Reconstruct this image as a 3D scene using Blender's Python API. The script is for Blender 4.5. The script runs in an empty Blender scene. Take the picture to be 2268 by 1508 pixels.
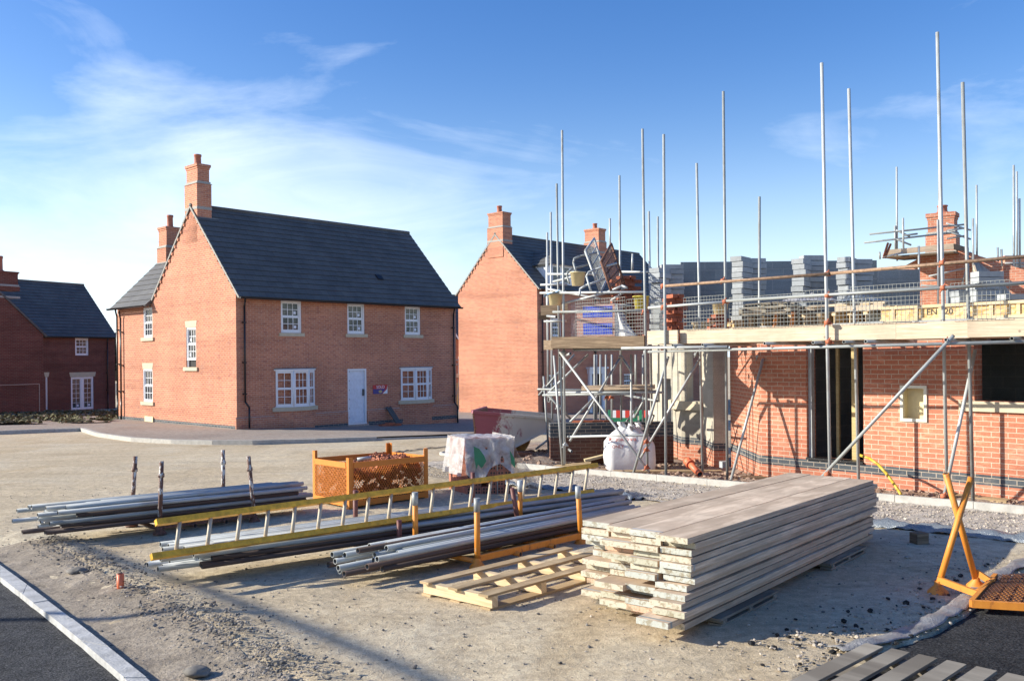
import bpy, bmesh, math, random
from mathutils import Vector, Matrix, noise
from mathutils.geometry import delaunay_2d_cdt
V = Vector
random.seed(7)
SC = bpy.context.scene
COL = SC.collection

# ------------------------------------------------------------------ camera model
F = 1950.0; CX = 1134.0; HY = 791.0; EYE = 1.6; ROLL = 0.0095
RT = V((math.cos(ROLL), 0, -math.sin(ROLL))); UP = V((math.sin(ROLL), 0, math.cos(ROLL)))
CAM = V((0, 0, EYE))
def ray(px, py):
    d = RT*((px-CX)/F) + V((0, 1, 0)) + UP*((HY-py)/F)
    return d/d.y
def PD(px, py, d):                       # point at depth d
    return CAM + ray(px, py)*d
def sstep(a, b, x):
    t = min(1, max(0, (x-a)/(b-a))); return t*t*(3-2*t)
K0 = V((1.73, 15.6)); KU = V((.693, -.721)); KN = V((.721, .693))   # site kerb line
def plane_z(x, y):
    yy = min(y, 60) if y > 0 else y*.3
    return -.03*yy - sstep(22, 34, y)*.025*max(-10, min(10, x+10))*(1-sstep(60, 110, y))
def gz(x, y):
    z = plane_z(x, y)
    s = (x-K0.x)*KN.x + (y-K0.y)*KN.y
    t = (x-K0.x)*KU.x + (y-K0.y)*KU.y
    if s > .0 and t > -3: z -= .16*sstep(.02, .3, s)*sstep(-3, -2, t)*(1-sstep(12, 18, s))
    if -2.6 < s <= .07 and t > -3.4: z -= .075*sstep(-2.6, -1.9, s)*sstep(-3.4, -2.4, t)
    return z
def G(px, py, dz=0):                     # where a pixel's ray meets the ground (+dz)
    r = ray(px, py); lo, hi = 1.0, 300.0
    d = 1.0
    while d < 300:
        p = CAM + r*d
        if p.z < gz(p.x, p.y)+dz: break
        lo = d; d *= 1.03
    hi = d
    for _ in range(30):
        m = (lo+hi)/2; p = CAM + r*m
        if p.z < gz(p.x, p.y)+dz: hi = m
        else: lo = m
    return CAM + r*hi
def onplane(px, py, O, u):               # ray against the vertical plane through O along u -> (t, z)
    r = ray(px, py); n = V((-u[1], u[0]))
    d = (O[0]*n.x + O[1]*n.y)/(r.x*n.x + r.y*n.y)
    p = CAM + r*d
    return ((p.x-O[0])*u[0] + (p.y-O[1])*u[1], p.z)
def WP(px, py, O, u):
    t, z = onplane(px, py, O, u); return V((O[0]+u[0]*t, O[1]+u[1]*t, z))

# ------------------------------------------------------------------ materials
def nodes(name):
    m = bpy.data.materials.new(name); m.use_nodes = True
    nt = m.node_tree; b = nt.nodes['Principled BSDF']
    return m, nt, b
def N(nt, typ, **kw):
    n = nt.nodes.new(typ)
    for k, v in kw.items():
        if k.startswith('i_'): n.inputs[k[2:].replace('_', ' ')].default_value = v
        else: setattr(n, k, v)
    return n
def ramp(nt, fac, stops):
    r = nt.nodes.new('ShaderNodeValToRGB'); e = r.color_ramp.elements
    while len(e) > 1: e.remove(e[-1])
    for i, (p, c) in enumerate(stops):
        el = e[0] if i == 0 else e.new(p)
        el.position = p; el.color = (*c, 1) if len(c) == 3 else c
    nt.links.new(fac, r.inputs[0]); return r.outputs[0]
def mix(nt, fac, a, b, typ='MIX'):
    m = nt.nodes.new('ShaderNodeMix'); m.data_type = 'RGBA'; m.blend_type = typ
    for s, v in ((0, fac), (6, a), (7, b)):
        if hasattr(v, 'is_linked') or isinstance(v, bpy.types.NodeSocket): nt.links.new(v, m.inputs[s])
        else: m.inputs[s].default_value = (*v, 1) if isinstance(v, tuple) and len(v) == 3 else v
    return m.outputs[2]
def noisetex(nt, vec, scale, detail=4, rough=.55, dist=0):
    n = N(nt, 'ShaderNodeTexNoise'); n.inputs['Scale'].default_value = scale
    n.inputs['Detail'].default_value = detail; n.inputs['Roughness'].default_value = rough
    n.inputs['Distortion'].default_value = dist
    if vec is not None: nt.links.new(vec, n.inputs['Vector'])
    return n.outputs['Fac']
def bump(nt, b, h, strength=.5, dist=.01):
    bp = nt.nodes.new('ShaderNodeBump'); bp.inputs['Strength'].default_value = strength
    bp.inputs['Distance'].default_value = dist
    nt.links.new(h, bp.inputs['Height']); nt.links.new(bp.outputs[0], b.inputs['Normal'])
def pos(nt): return N(nt, 'ShaderNodeNewGeometry').outputs['Position']
def uvn(nt): return N(nt, 'ShaderNodeUVMap').outputs[0]
def scaled(nt, vec, s):
    m = N(nt, 'ShaderNodeMapping'); m.inputs['Scale'].default_value = s
    nt.links.new(vec, m.inputs['Vector']); return m.outputs[0]
def mat_plain(name, col, rough=.6, var=.15, scale=6, metal=0, bmp=.15, spec=.5, rnd=0, col2=None, bd=.004):
    m, nt, b = nodes(name); p = pos(nt)
    f = noisetex(nt, p, scale, 6, .65)
    c2 = col2 or tuple(max(0, c*(1-2*var)) for c in col)
    c = ramp(nt, f, [(.3, c2), (.68, tuple(min(1, x*(1+var)) for x in col))])
    if rnd:
        oi = N(nt, 'ShaderNodeObjectInfo').outputs['Random']
        k = ramp(nt, oi, [(0, (1-rnd,)*3), (1, (1,)*3)])
        c = mix(nt, 1.0, c, k, 'MULTIPLY')
    nt.links.new(c, b.inputs['Base Color'])
    b.inputs['Roughness'].default_value = rough; b.inputs['Metallic'].default_value = metal
    b.inputs['Specular IOR Level'].default_value = spec
    if bmp: bump(nt, b, noisetex(nt, p, scale*8, 4), bmp, bd)
    return m
def mat_brick(name, c1, c2, mortar, w=.225, h=.075, ms=.0055, dark=None, stain=.3, c3=None, off=.5, bstr=.5, stcol=None):
    m, nt, b = nodes(name); u = uvn(nt)
    t = N(nt, 'ShaderNodeTexBrick'); nt.links.new(u, t.inputs['Vector'])
    t.offset = off; t.squash = 1
    for k, v in (('Scale', 1), ('Mortar Size', ms), ('Mortar Smooth', .15), ('Bias', 0), ('Brick Width', w), ('Row Height', h)):
        t.inputs[k].default_value = v
    t.inputs['Color1'].default_value = (*c1, 1); t.inputs['Color2'].default_value = (*c2, 1)
    t.inputs['Mortar'].default_value = (*mortar, 1)
    c = t.outputs['Color']
    p = pos(nt)
    if c3:   # some bricks of another burn, picked per brick cell by a blocky noise
        f0 = noisetex(nt, scaled(nt, u, (1/w, 1/h, 1)), .9, 1)
        f1 = ramp(nt, f0, [(.56, (0, 0, 0)), (.62, (1, 1, 1))])
        inv = N(nt, 'ShaderNodeMath', operation='SUBTRACT'); inv.inputs[0].default_value = 1
        nt.links.new(t.outputs['Fac'], inv.inputs[1])
        mu = N(nt, 'ShaderNodeMath', operation='MULTIPLY'); nt.links.new(f1, mu.inputs[0]); nt.links.new(inv.outputs[0], mu.inputs[1])
        c = mix(nt, mu.outputs[0], c, c3)
    f2 = noisetex(nt, p, .55, 5, .6)
    st = ramp(nt, f2, [(.35, (1-stain,)*3), (.7, (1.12,)*3)])
    c = mix(nt, 1.0, c, st, 'MULTIPLY')
    f5 = noisetex(nt, scaled(nt, p, (.12, .12, 2.6)), 1.0, 5, .7)
    c = mix(nt, 1.0, c, ramp(nt, f5, [(.36, (.84, .82, .82)), (.5, (1, 1, 1)), (.66, (1.10, 1.08, 1.06))]), 'MULTIPLY')
    # lime bloom
    f3 = ramp(nt, noisetex(nt, p, 2.3, 6, .7), [(.55, (0, 0, 0)), (.8, (.45, .45, .45))])
    c = mix(nt, f3, c, stcol or tuple(x*.8 for x in mortar))
    f4 = noisetex(nt, p, 45, 3)
    c = mix(nt, .25, c, ramp(nt, f4, [(.3, (.25, .25, .25)), (.7, (.8, .8, .8))]), 'OVERLAY')
    nt.links.new(c, b.inputs['Base Color'])
    b.inputs['Roughness'].default_value = .88; b.inputs['Specular IOR Level'].default_value = .25
    iv = N(nt, 'ShaderNodeMath', operation='SUBTRACT'); iv.inputs[0].default_value = 1
    nt.links.new(t.outputs['Fac'], iv.inputs[1])
    ad = N(nt, 'ShaderNodeMath', operation='MULTIPLY_ADD'); nt.links.new(f4, ad.inputs[0]); ad.inputs[1].default_value = .35
    nt.links.new(iv.outputs[0], ad.inputs[2])
    bump(nt, b, ad.outputs[0], bstr, .006)
    return m
M = {}
M['brick'] = mat_brick('brick_facing', (.54, .225, .13), (.475, .19, .112), (.60, .42, .32), c3=(.40, .15, .10), stain=.12)
M['brick_site'] = mat_brick('brick_new_wall', (.50, .19, .115), (.445, .165, .10), (.54, .42, .32), ms=.0065, c3=(.56, .24, .15), stain=.16)
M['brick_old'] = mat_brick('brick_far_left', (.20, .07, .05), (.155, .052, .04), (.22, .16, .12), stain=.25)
M['brick_dpc'] = mat_brick('brick_engineering_blue', (.10, .115, .13), (.06, .075, .09), (.42, .36, .29), ms=.006, stain=.2)
M['brick_dark'] = mat_brick('brick_brown', (.15, .075, .055), (.10, .05, .04), (.20, .15, .12), stain=.2)
M['block_lit'] = mat_brick('block_buff_lit', (.47, .43, .35), (.42, .385, .31), (.46, .42, .35), w=.45, h=.225, ms=.007, stain=.22)  # blockwork with its sunlit tint put into the colour
M['block_grey_shaded'] = mat_brick('block_grey_shaded', (.25, .285, .31), (.205, .24, .265), (.33, .35, .36), w=.45, h=.225, ms=.006, stain=.3)  # shaded copy of the blockwork, blue-grey of the shade put into the colour
M['block'] = mat_plain('concrete_block', (.42, .44, .45), .9, .08, 14, rnd=.22, bmp=.5, spec=.2)
M['brick_loose'] = mat_plain('loose_brick', (.46, .15, .085), .9, .14, 25, rnd=.35, bmp=.5, spec=.2)
M['brick_face_hollow'] = mat_plain('perforated_brick', (.46, .19, .13), .88, .12, 20, rnd=.25, bmp=.4, spec=.2)
M['stone'] = mat_plain('cast_stone', (.56, .49, .36), .85, .06, 8, bmp=.25, spec=.2)
M['stone_dull'] = mat_plain('mortar_string', (.50, .38, .31), .9, .12, 10, bmp=.3, spec=.2)
M['white'] = mat_plain('white_upvc', (.80, .81, .83), .35, .02, 3, bmp=0)
M['film'] = mat_plain('protective_film', (.70, .76, .86), .25, .06, 9, bmp=.5, bd=.01)
M['gutter'] = mat_plain('black_plastic', (.018, .015, .017), .35, .1, 5, bmp=0)
M['galv'] = None
M['timber'] = None
M['lead'] = mat_plain('lead_flashing', (.16, .18, .2), .5, .12, 10)
M['pot'] = mat_plain('clay_pot', (.42, .15, .09), .75, .12, 10)
M['mortar'] = mat_plain('verge_mortar', (.40, .38, .34), .9, .15, 30)
M['darkin'] = mat_plain('interior_plaster', (.12, .11, .10), .9, .1, 3, bmp=0)
M['yellow'] = mat_plain('ladder_yellow', (.80, .43, .03), .5, .2, 14, bmp=.2)
M['rungs'] = mat_plain('ladder_rung_wood', (.52, .45, .33), .6, .1, 14)
M['orange'] = mat_plain('orange_paint', (.66, .215, .03), .45, .05, 5, bmp=.1)
M['orange_pipe'] = mat_plain('orange_plastic', (.72, .17, .075), .5, .06, 7, bmp=.05)
M['rust'] = mat_plain('rusty_steel', (.17, .075, .045), .8, .35, 30, bmp=.4)
M['maroon'] = mat_plain('maroon_paint', (.16, .055, .045), .6, .2, 18)
M['fitting'] = mat_plain('scaffold_fitting', (.40, .13, .06), .6, .35, 40, metal=.3, bmp=.3, rnd=.5)
M['clamp'] = mat_plain('coupler_red', (.52, .15, .07), .65, .35, 30, bmp=.2)
M['bag'] = mat_plain('woven_bag', (.80, .79, .78), .55, .05, 30, bmp=.3)
M['red_ink'] = mat_plain('red_ink', (.62, .045, .03), .6, .05, 8, bmp=0)
M['blue'] = mat_plain('blue_plastic', (.015, .05, .45), .4, .06, 5, bmp=0)
M['green'] = mat_plain('green_plastic', (.02, .20, .10), .4, .1, 5, bmp=0)
M['bucket'] = mat_plain('builders_bucket', (.72, .60, .34), .45, .08, 9, bmp=0)
M['bucket_yellow'] = mat_plain('yellow_bucket', (.78, .66, .12), .45, .08, 9, bmp=0)
M['hose'] = mat_plain('yellow_hose', (.58, .40, .05), .4, .05, 9, bmp=0)
M['black'] = mat_plain('black_poly', (.02, .02, .022), .35, .1, 6, bmp=.2)
M['cream'] = mat_plain('cream_plastic', (.74, .64, .38), .6, .04, 9, bmp=.1)
M['cream_frame'] = mat_plain('cream_box_frame', (.74, .71, .58), .55, .03, 9, bmp=.1)
M['wire'] = mat_plain('mesh_wire', (.33, .34, .32), .5, .1, 9, metal=.4, bmp=0)
M['sign_red'] = mat_plain('sign_red', (.55, .03, .03), .5, .02, 5, bmp=0)
M['sign_blue'] = mat_plain('sign_blue', (.05, .04, .22), .5, .02, 5, bmp=0)
M['sign_gold'] = mat_plain('sign_gold', (.55, .40, .16), .5, .02, 5, bmp=0)
M['tan_rope'] = mat_plain('timber_formwork', (.62, .50, .30), .8, .1, 20)
M['plastic_blue'] = mat_plain('membrane', (.19, .215, .24), .22, .1, 9, bmp=.7, bd=.02, spec=.8)

def mat_tube(name, dark=False):
    m, nt, b = nodes(name); u = uvn(nt); p = pos(nt)
    oi = N(nt, 'ShaderNodeObjectInfo').outputs['Random']
    f = noisetex(nt, scaled(nt, u, (8, 2.2, 1)), 3, 7, .7)
    f2 = noisetex(nt, p, 2.2, 5, .6)
    if dark:
        c = ramp(nt, f, [(.3, (.06, .038, .032)), (.62, (.12, .075, .06)), (.8, (.28, .24, .21))])
    else:
        c = ramp(nt, f, [(.28, (.32, .33, .33)), (.5, (.44, .455, .45)), (.75, (.60, .61, .60))])
        mask = ramp(nt, f2, [(.52, (0, 0, 0)), (.72, (.55, .55, .55))])
        c = mix(nt, mask, c, (.24, .20, .15))
    k = ramp(nt, oi, [(0, (.62, .63, .62)), (.5, (.9, .92, .92)), (1, (1.05, 1.05, 1.05))])
    c = mix(nt, 1.0, c, k, 'MULTIPLY')
    nt.links.new(c, b.inputs['Base Color'])
    b.inputs['Metallic'].default_value = .05 if dark else .15
    b.inputs['Roughness'].default_value = .7 if dark else .5
    bump(nt, b, f, .15, .003)
    return m
M['galv'] = mat_tube('galvanised_tube'); M['tube_dark'] = mat_tube('rusted_tube', True)
M['tube_brown'] = mat_plain('brown_rail', (.30, .19, .12), .7, .25, 20, bmp=.3)

def mat_board(name, light, dark, endcol=None, rnd=.25, sawn=1.0):
    m, nt, b = nodes(name); u = uvn(nt)
    oi = N(nt, 'ShaderNodeObjectInfo').outputs['Random']
    av = N(nt, 'ShaderNodeVectorMath', operation='ADD'); nt.links.new(u, av.inputs[0])
    cb = N(nt, 'ShaderNodeCombineXYZ'); mu = N(nt, 'ShaderNodeMath', operation='MULTIPLY'); mu.inputs[1].default_value = 37
    nt.links.new(oi, mu.inputs[0]); nt.links.new(mu.outputs[0], cb.inputs[0]); nt.links.new(mu.outputs[0], cb.inputs[1])
    nt.links.new(cb.outputs[0], av.inputs[1])
    f = noisetex(nt, scaled(nt, av.outputs[0], (1.2, 38, 38)), 1.6, 6, .6, .4)      # grain runs along u
    f2 = noisetex(nt, av.outputs[0], 1.7, 6, .65)
    c = ramp(nt, f, [(.32, tuple(x*.85 for x in dark)), (.47, dark), (.60, light)])
    c = mix(nt, ramp(nt, f2, [(.42, (0, 0, 0)), (.70, (.75, .75, .75))]), c, tuple(x*.55 for x in light))
    vo = N(nt, 'ShaderNodeTexVoronoi'); vo.inputs['Scale'].default_value = 2.6; nt.links.new(av.outputs[0], vo.inputs['Vector'])
    c = mix(nt, ramp(nt, vo.outputs['Distance'], [(.035, (.8, .8, .8)), (.06, (0, 0, 0))]), c, tuple(x*.35 for x in light))
    k = ramp(nt, oi, [(0, (1-rnd, 1-rnd*1.05, 1-rnd*1.1)), (1, (1, 1, 1))])
    c = mix(nt, 1.0, c, k, 'MULTIPLY')
    nt.links.new(c, b.inputs['Base Color']); b.inputs['Roughness'].default_value = .85
    b.inputs['Specular IOR Level'].default_value = .2
    bump(nt, b, f, .35, .004)
    return m
M['timber'] = mat_board('scaffold_board_timber', (.80, .63, .46), (.60, .455, .325))
M['timber_new'] = mat_board('new_toe_board', (.68, .57, .43), (.58, .46, .33), rnd=.15)
M['timber_old'] = mat_board('brown_toe_board', (.33, .245, .165), (.19, .135, .09))
M['pallet'] = mat_board('pallet_timber', (.60, .45, .27), (.42, .30, .17), rnd=.15)
M['pallet_bright'] = mat_board('pallet_fresh_timber', (.80, .63, .40), (.66, .49, .29), rnd=.1)
M['edging'] = mat_plain('plastic_edging', (.27, .265, .26), .4, .2, 9, bmp=.7, bd=.02)
M['pallet_grey'] = mat_board('grey_pallet_timber', (.38, .335, .265), (.21, .18, .14), rnd=.2)
M['stud'] = mat_board('timber_stud', (.66, .53, .26), (.52, .40, .19), rnd=.1)
M['plank_grey'] = mat_board('grey_plank', (.16, .165, .165), (.10, .10, .10), rnd=.2)
def mat_end(name):   # board ends: chalky paint, each board its own tint
    m, nt, b = nodes(name); p = pos(nt)
    oi = N(nt, 'ShaderNodeObjectInfo').outputs['Random']
    c0 = ramp(nt, oi, [(0, (.56, .50, .39)), (.22, (.46, .47, .42)), (.4, (.55, .50, .39)), (.58, (.60, .40, .28)), (.66, (.46, .44, .34)), (.85, (.50, .51, .46)), (1, (.56, .52, .42))])
    r = c0.node; r.color_ramp.interpolation = 'CONSTANT'
    f = noisetex(nt, p, 26, 5, .7)
    c = mix(nt, ramp(nt, f, [(.5, (0, 0, 0)), (.6, (.75, .75, .75))]), c0, (.25, .20, .125))
    nt.links.new(c, b.inputs['Base Color']); b.inputs['Roughness'].default_value = .9
    b.inputs['Specular IOR Level'].default_value = .1
    bump(nt, b, noisetex(nt, p, 60, 4), .6, .006)
    return m
M['board_end'] = mat_end('board_end_paint')

def mat_post():   # old paint flaking to rust
    m, nt, b = nodes('flaking_post'); p = pos(nt)
    f = noisetex(nt, scaled(nt, p, (1, 1, .4)), 22, 6, .7)
    c = ramp(nt, f, [(.43, (.60, .59, .56)), (.49, (.13, .06, .04))])
    nt.links.new(c, b.inputs['Base Color']); b.inputs['Roughness'].default_value = .7
    bump(nt, b, f, .12, .002); return m
M['post'] = mat_post()
def mat_orange_worn():
    m, nt, b = nodes('worn_orange_paint'); p = pos(nt)
    f = noisetex(nt, scaled(nt, p, (1, 1, .5)), 16, 6, .7)
    c = ramp(nt, f, [(.34, (.30, .10, .03)), (.42, (.66, .235, .03)), (.66, (.74, .28, .035)), (.74, (.55, .50, .42))])
    nt.links.new(c, b.inputs['Base Color']); b.inputs['Roughness'].default_value = .55
    bump(nt, b, f, .3, .003); return m
M['orange_worn'] = mat_orange_worn()
def mat_bucket_skip():
    m, nt, b = nodes('flaking_dumper_paint'); p = pos(nt)
    f = noisetex(nt, p, 2.1, 7, .7, .5)
    tc = N(nt, 'ShaderNodeTexCoord').outputs['Generated']
    sx = N(nt, 'ShaderNodeSeparateXYZ'); nt.links.new(tc, sx.inputs[0])
    ad = N(nt, 'ShaderNodeMath', operation='MULTIPLY_ADD'); nt.links.new(sx.outputs[0], ad.inputs[0]); ad.inputs[1].default_value = .55; nt.links.new(f, ad.inputs[2])
    c = ramp(nt, ad.outputs[0], [(.66, (.30, .085, .115)), (.74, (.60, .59, .55))])
    f2 = noisetex(nt, p, 3.4, 8, .8)
    c = mix(nt, ramp(nt, f2, [(.60, (0, 0, 0)), (.64, (1, 1, 1))]), c, (.26, .10, .035))
    nt.links.new(c, b.inputs['Base Color']); b.inputs['Roughness'].default_value = .6
    bump(nt, b, f2, .2, .01); return m
M['skip'] = mat_bucket_skip()
def mat_osb():
    m, nt, b = nodes('osb_web'); u = uvn(nt)
    vo = N(nt, 'ShaderNodeTexVoronoi'); vo.inputs['Scale'].default_value = 26; nt.links.new(scaled(nt, u, (.6, 1, 1)), vo.inputs['Vector'])
    c = ramp(nt, vo.outputs['Color'], [(.1, (.42, .25, .08)), (.5, (.62, .42, .18)), (.9, (.72, .55, .29))])
    nt.links.new(c, b.inputs['Base Color']); b.inputs['Roughness'].default_value = .7
    return m
M['osb'] = mat_osb()
def mat_glass():
    m, nt, b = nodes('window_glass'); p = pos(nt)
    f = noisetex(nt, p, 1.3, 4, .6, .6)
    c = ramp(nt, f, [(.38, (.025, .03, .035)), (.5, (.10, .10, .09)), (.56, (.17, .16, .14)), (.64, (.08, .08, .075))])
    nt.links.new(c, b.inputs['Base Color'])
    b.inputs['Roughness'].default_value = .05; b.inputs['Specular IOR Level'].default_value = .5
    b.inputs['IOR'].default_value = 1.45
    bump(nt, b, noisetex(nt, p, 3, 2), .05, .02)
    return m
M['glass'] = mat_glass()
def mat_wrap():
    m, nt, b = nodes('clear_wrap'); p = pos(nt)
    b.inputs['Base Color'].default_value = (.60, .58, .575, 1); b.inputs['Roughness'].default_value = .3
    f = noisetex(nt, p, 7, 6, .65, .5)
    a = ramp(nt, f, [(.35, (.38, .38, .38)), (.68, (.84, .84, .84))])
    nt.links.new(a, b.inputs['Alpha']); bump(nt, b, f, 1, .03); return m
M['wrap'] = mat_wrap()
def mat_roof(name, base, lichen):
    m, nt, b = nodes(name); p = pos(nt); u = uvn(nt)
    f = noisetex(nt, p, 1.1, 6, .6); f2 = noisetex(nt, p, 22, 4, .6)
    c = ramp(nt, f, [(.3, tuple(x*.8 for x in base)), (.7, tuple(x*1.2 for x in base))])
    c = mix(nt, ramp(nt, f2, [(.55, (0, 0, 0)), (.8, (.6, .6, .6))]), c, lichen)
    t = N(nt, 'ShaderNodeTexBrick'); nt.links.new(u, t.inputs['Vector']); t.offset = .5
    for k, v in (('Scale', 1), ('Mortar Size', .006), ('Mortar Smooth', .1), ('Brick Width', .33), ('Row Height', .345)): t.inputs[k].default_value = v
    t.inputs['Color1'].default_value = (1, 1, 1, 1); t.inputs['Color2'].default_value = (.82, .82, .84, 1); t.inputs['Mortar'].default_value = (.35, .35, .35, 1)
    c = mix(nt, .8, c, t.outputs['Color'], 'MULTIPLY')
    nt.links.new(c, b.inputs['Base Color']); b.inputs['Roughness'].default_value = .62
    b.inputs['Specular IOR Level'].default_value = .4
    bump(nt, b, f2, .3, .004); return m
M['roof'] = mat_roof('slate_grey_tiles', (.118, .114, .106), (.19, .18, .165))
def mat_ground(name, a, b_, c_, gran=90, bs=.6, patch=.35, dark=(.12, .11, .095), rough=.95, dk=.0, chips=False, tracks=False):
    m, nt, b = nodes(name); p = pos(nt)
    f = noisetex(nt, p, patch, 6, .62, .3); f1 = noisetex(nt, p, gran*.12, 6, .7); f2 = noisetex(nt, p, gran, 5, .75)
    c = ramp(nt, f, [(.30, a), (.5, b_), (.72, c_)])
    c = mix(nt, .55, c, ramp(nt, f1, [(.28, (.22, .22, .22)), (.75, (.82, .82, .82))]), 'OVERLAY')
    c = mix(nt, .65, c, ramp(nt, f2, [(.25, (.15, .15, .15)), (.75, (.88, .88, .88))]), 'OVERLAY')
    if dk:
        f3 = noisetex(nt, p, 3.1, 7, .75, .2)
        c = mix(nt, ramp(nt, f3, [(.62, (0, 0, 0)), (.72, (dk, dk, dk))]), c, dark)
    if tracks:
        fa = noisetex(nt, scaled(nt, p, (.16, 1.5, 1)), 1.3, 5, .6, .5); fb = noisetex(nt, scaled(nt, p, (.9, .22, 1)), 1.0, 5, .6, .9)
        c = mix(nt, 1.0, c, ramp(nt, fa, [(.34, (.90, .89, .88)), (.48, (1, 1, 1)), (.64, (1.07, 1.06, 1.04))]), 'MULTIPLY')
        c = mix(nt, 1.0, c, ramp(nt, fb, [(.30, (.90, .86, .80)), (.46, (1, 1, 1)), (.68, (1.04, 1.05, 1.06))]), 'MULTIPLY')
    if chips: c = mix(nt, 1.0, c, ramp(nt, noisetex(nt, p, gran*1.3, 3, .8), [(.32, (.25, .25, .25)), (.5, (.9, .9, .9)), (.68, (2.6, 2.6, 2.6))]), 'MULTIPLY')
    nt.links.new(c, b.inputs['Base Color']); b.inputs['Roughness'].default_value = rough
    b.inputs['Specular IOR Level'].default_value = .15
    ad = N(nt, 'ShaderNodeMath', operation='MULTIPLY_ADD'); nt.links.new(f1, ad.inputs[0]); ad.inputs[1].default_value = 2.5; nt.links.new(f2, ad.inputs[2])
    bump(nt, b, ad.outputs[0], bs, .012)
    return m
M['dirt'] = mat_ground('compacted_stone_dust', (.44, .35, .23), (.515, .42, .285), (.54, .47, .35), dk=.4, tracks=True)
M['gravel'] = mat_ground('gravel_bed', (.40, .34, .28), (.47, .42, .36), (.50, .41, .31), gran=45, bs=1.0, patch=.8)
M['rubble'] = mat_ground('rubble_earth', (.24, .15, .10), (.33, .25, .19), (.36, .31, .26), gran=30, bs=1.0, patch=1.6, dk=.5)
M['asphalt'] = mat_ground('asphalt', (.045, .045, .047), (.06, .06, .062), (.075, .074, .073), gran=65, bs=1.0, chips=True)
M['tarmac'] = mat_ground('fresh_tarmac', (.022, .022, .023), (.035, .035, .036), (.065, .062, .058), gran=55, bs=1.0, dk=.3, dark=(.16, .15, .135), chips=True)
M['pave'] = mat_ground('unfinished_pavement', (.27, .215, .175), (.33, .27, .22), (.28, .26, .235), gran=60, bs=.4)
M['field'] = mat_ground('far_field', (.10, .10, .06), (.14, .12, .08), (.18, .15, .10), gran=3, patch=.03, bs=.2)
M['kerb'] = mat_plain('kerb_concrete', (.46, .44, .40), .9, .1, 9, bmp=.5, spec=.2)
M['kerb_blue'] = mat_plain('kerb_weathered_concrete', (.46, .455, .44), .85, .16, 7, bmp=.6, spec=.3, bd=.01)
M['stones'] = mat_plain('stones_beige', (.46, .40, .33), .95, .3, 9, bmp=.3, spec=.1)
M['soil'] = mat_ground('dark_soil_bank', (.22, .18, .14), (.31, .26, .20), (.38, .32, .25), gran=40, bs=1.0, patch=1.4, dk=.5)
M['stones_dark'] = mat_plain('stones_dark', (.20, .185, .165), .95, .3, 9, bmp=.3, spec=.1)
M['stones_red'] = mat_plain('rubble_bits', (.36, .25, .19), .95, .35, 6, bmp=.3, spec=.1)
M['leaf'] = mat_plain('verge_weeds', (.16, .145, .075), .8, .4, 6, bmp=0, spec=.2)
M['tree'] = mat_plain('dark_foliage', (.028, .04, .02), .8, .4, 3, bmp=0, spec=.2)
M['bark'] = mat_plain('bark', (.10, .08, .06), .9, .2, 12)

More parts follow.
